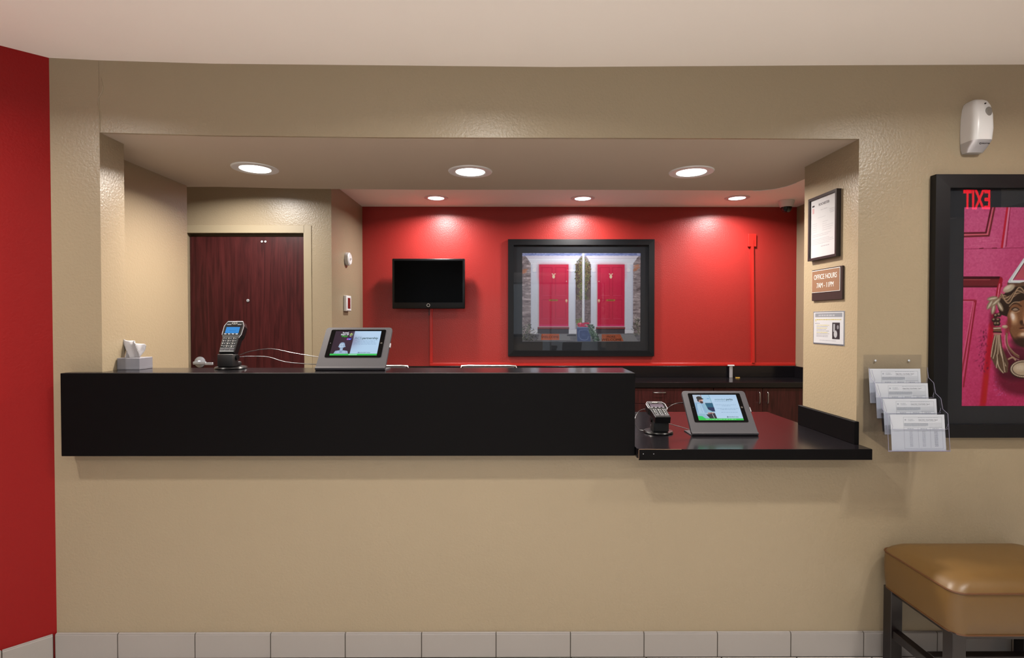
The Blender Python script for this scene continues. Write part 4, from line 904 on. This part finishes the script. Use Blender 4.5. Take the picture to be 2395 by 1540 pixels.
cv.poly([(.20, .78), (.40, .72), (.42, .93), (.26, .93)], (48, 44, 54)); cv.line([(.34, .76), (.36, .92)], .012, (190, 196, 206)); cv.poly([(0, .76), (.16, .78), (.26, .94), (0, .9)], (146, 182, 204)); cv.poly([(0, .83), (.10, .84), (.18, .95), (0, .95)], (40, 196, 96))
cv.rect(.40, 0, 1, .12, (170, 200, 230), .6, .1); cv.rect(0, .925, 1, 1, (52, 190, 76)); cv.words(.16, .85, .96, .022, (178, 224, 190), .8)
for y_, a, c2 in ((.265, .47, .86), (.40, .47, .93), (.445, .60, .80), (.545, .47, .97), (.59, .55, .90), (.69, .55, .92)): cv.words(a, c2, y_, .014, (90, 118, 150), .55)
cv.ell(.66, .87, .014, .024, (60, 84, 100)); cv.ell(.66, .87, .006, .011, (178, 206, 232))
tx = [(.60, .19, 'extended', blu, dict(size=.0125)), (.815, .19, 'perks', drk, dict(size=.0135, off=.0002)), (.78, .87, 'extended stay', drk, dict(size=.0085))]
make_kiosk('grey tablet stand on the lower shelf, screen showing a seated man', (.9235, 2.281, ZL), cv, tx)

# ------------------------------------------------------------------ card terminals
def make_terminal(label, loc, hz_, hy, tilt, lit, cords, rz=0, post=True):
    t = thing('card_terminal', label, 'card reader', loc, rz, 'card terminals on swivel stands')
    b = B(); b.lathe([(0, 0), (.062, 0), (.064, .004), (.061, .009), (.05, .011), (0, .0115)], (0, 0, 0), None, 40); b.build('base_disc', black_pl, t, True)
    b = B(); b.box(-.034, .034, -.048, .0, .0115, hz_-.006, bev=.005, seg=2); b.box(-.03, .03, -.03, .034, .0112, .03, bev=.006, seg=2); b.build('post', black_soft, t, True)
    b = B(); b.cyl((-.040, -.018, hz_-.022), (.040, -.018, hz_-.022), .011, 20); b.build('hinge', black_pl, t, True)
    F = frame((0, hy, hz_), (1, 0, 0), (0, math.cos(tilt), math.sin(tilt)))   # origin bottom front edge of the face
    L = .150
    def outl(e=0): return [(-.033+e, 0+e), (.033-e, 0+e), (.036-e, .07), (.043-e, .085), (.044-e, .128-e*.5), (.034-e, L-e), (-.034+e, L-e), (-.044+e, .128-e*.5), (-.043+e, .085), (-.036+e, .07)]
    def slab(b, pts, z0, z1, s1=0):
        A = [b.bm.verts.new(F @ Vector((x, y, z1))) for x, y in (outl(s1) if pts is None else pts)]; Q = [b.bm.verts.new(F @ Vector((x, y, z0))) for x, y in (outl(0) if pts is None else pts)]
        b.bm.faces.new(A); b.bm.faces.new(Q[::-1])
        for i in range(len(A)): j = (i+1) % len(A); b.bm.faces.new((A[i], Q[i], Q[j], A[j]))
        return b
    b = B(); slab(b, None, -.030, -.002); slab(b, None, -.002, .001, .003); b.build('body', black_pl, t)
    ring = [F @ Vector((x, y, -.0005)) for x, y in outl(.001)]
    B().tube([tuple(p) for p in ring[2:9]], .0013, 6, 1).build('bezel', silver_pl, t)
    b = B(); b.box(-.036, .036, .083, .131, .0008, .0022, bev=.0008, seg=1); b.xf(F); b.build('display_frame', mat('terminal_glass', (6, 7, 10), .15), t)
    scr = B().box(-.0295, .0295, .091, .1205, .0022, .0028).xf(F).build('screen', em('lcd_blue', (62, 142, 216), .95) if lit else mat('lcd_off', (72, 66, 76), .15), t)
    if lit: text('screen_lettering', 'Welcome', .0072, em('lcd_ink', (40, 96, 160), .8), F @ Matrix.Translation((.002, .102, .0031)), scr, .00003)
    b = B(); b.lathe([(.0075, 0), (.0088, 0), (.0088, .0006), (.0075, .0006)], F @ Vector((0, .1405, .0012)), F.to_3x3().to_4x4() @ Matrix.Diagonal((1.3, .6, 1, 1)), 20, True); b.build('contactless_mark', white_ink, t)
    text('contactless_waves', ')))', .006, white_ink, F @ Matrix.Translation((0, .1405, .0014)), t, .0001)
    for x0, x1 in ((-.031, -.013), (.015, .031)): B().box(x0, x1, .1325, .1342, .0010, .0016).xf(F).build('light_strip', silver_pl, t)
    for k in range(4): B().box(-.031+k*.0165, -.021+k*.0165, .0855, .0882, .002, .003).xf(F).build('soft_key', silver_pl, t)
    keys = ['1', '2', '3', '4', '5', '6', '7', '8', '9', '*', '0', '#']
    for r_ in range(5):
        for c_ in range(3):
            x, y = -.021+c_*.021, .0655-r_*.0125
            k = B().box(x-.009, x+.009, y-.0042, y+.0042, .0008, .0028, bev=.0008, seg=1).xf(F).build('key', key_m if r_ < 4 else grey_key, t)
            if r_ < 4:
                text('key_digit', keys[r_*3+c_], .0078, white_ink, F @ Matrix.Translation((x-.0045, y, .003)), k, .0001, off=.0003)
                B().box(x+.001, x+.0075, y-.0012, y+.0012, .0028, .0031).xf(F).build('key_letters', ink_l, k)
    for c_ in cords: B().tube(c_, .0015, 8, 8).build('cord', cable_m, t, True)
    return t
make_terminal('black card terminal facing upright on the raised ledge, blue screen lit', (-1.192, 2.285, ZT), 0.071, -.036, R(61), True,
    [[(.038, .0, .058), (.075, .02, .073), (.16, .03, .083), (.27, .01, .066), (.42, -.01, .045)], [(.038, .0, .05), (.08, .01, .052), (.16, .0, .05), (.24, -.02, .032), (.33, -.03, .024), (.42, -.02, .02)]], R(-2))
make_terminal('black card terminal tilted nearly flat on the lower shelf, screen dark', (.657, 2.36, ZL), .082, -.075, R(17), False,
    [[(-.025, .06, .095), (-.07, .06, .085), (-.098, .03, .045), (-.085, -.0, .012), (-.05, -.0, .010)], [(.040, .04, .085), (.07, .05, .11), (.12, .065, .122), (.19, .085, .112)], [(.04, -.0, .04), (.09, -.03, .030), (.17, -.08, .010)]])

# ------------------------------------------------------------------ tissue box
t = thing('tissue_box', 'small silver-grey tissue box with a white tissue standing up, left end of ledge', 'tissue box', (-1.592, 2.268, ZT), R(1))
BX(-.046, .046, -.038, .048, 0, .049, bev=.0015, seg=1).build('carton', mat('silver_grey_carton', (122, 122, 130), .45, .15), t)
BX(-.0465, .0465, -.0385, .0485, .010, .0106).build('carton_line', ink_l, t)
def tf(u, v):
    x = -.046+u*.080+v*u*.016; z = .046+v*(.083-.026*u**1.5-.006*abs(math.sin(u*7))); y = .004+.010*math.sin(u*11+v*4)*(.4+v*.7)-.016*(u-.4)*v+.009*abs(math.sin(v*4+u*9))
    return (x*(.82+.26*v)-.006, y, z)
o = B().grid(tf, 24, 14).build('tissue', tissue_m, t, True)
so = o.modifiers.new('thick', 'SOLIDIFY'); so.thickness = .0006

# ------------------------------------------------------------------ two chairs behind the ledge (only the back rails show)
def make_chair(label, loc):
    t = thing('office_chair', label, 'chair', loc, 0, 'chairs behind the raised ledge')
    zt2 = 1.068-FZ
    b = B(); b.tube([(-.18, -.20, .46), (-.18, 0, .55), (-.181, .0, .9), (-.181, 0, zt2-.03), (-.172, 0, zt2-.007), (-.13, 0, zt2-.004), (.13, 0, zt2-.004), (.172, 0, zt2-.007), (.181, 0, zt2-.03), (.181, 0, .9), (.18, 0, .55), (.18, -.2, .46)], .0062, 8, 1); b.build('back_frame', chrome, t, True)
    BX(-.165, .165, -.012, .012, .62, zt2-.0125, bev=.005).build('backrest', black_soft, t, True)
    BX(-.205, .205, -.44, -.01, .44, .495, bev=.018, seg=3).build('seat', black_soft, t, True)
    for x in (-.18, .18):
        for y in (-.40, -.03): B().cyl((x, y, 0), (x*.97, y*.97, .45), .011, 12).build('leg', chrome, t, True)
    return t
make_chair('left black chair behind the ledge, only its back rail visible beside the left tablet', (-.824, 3.40, FZ))
make_chair('right black chair behind the ledge, its back rail visible left of the doors picture', (-.136, 3.40, FZ))
bpy.context.view_layer.update()
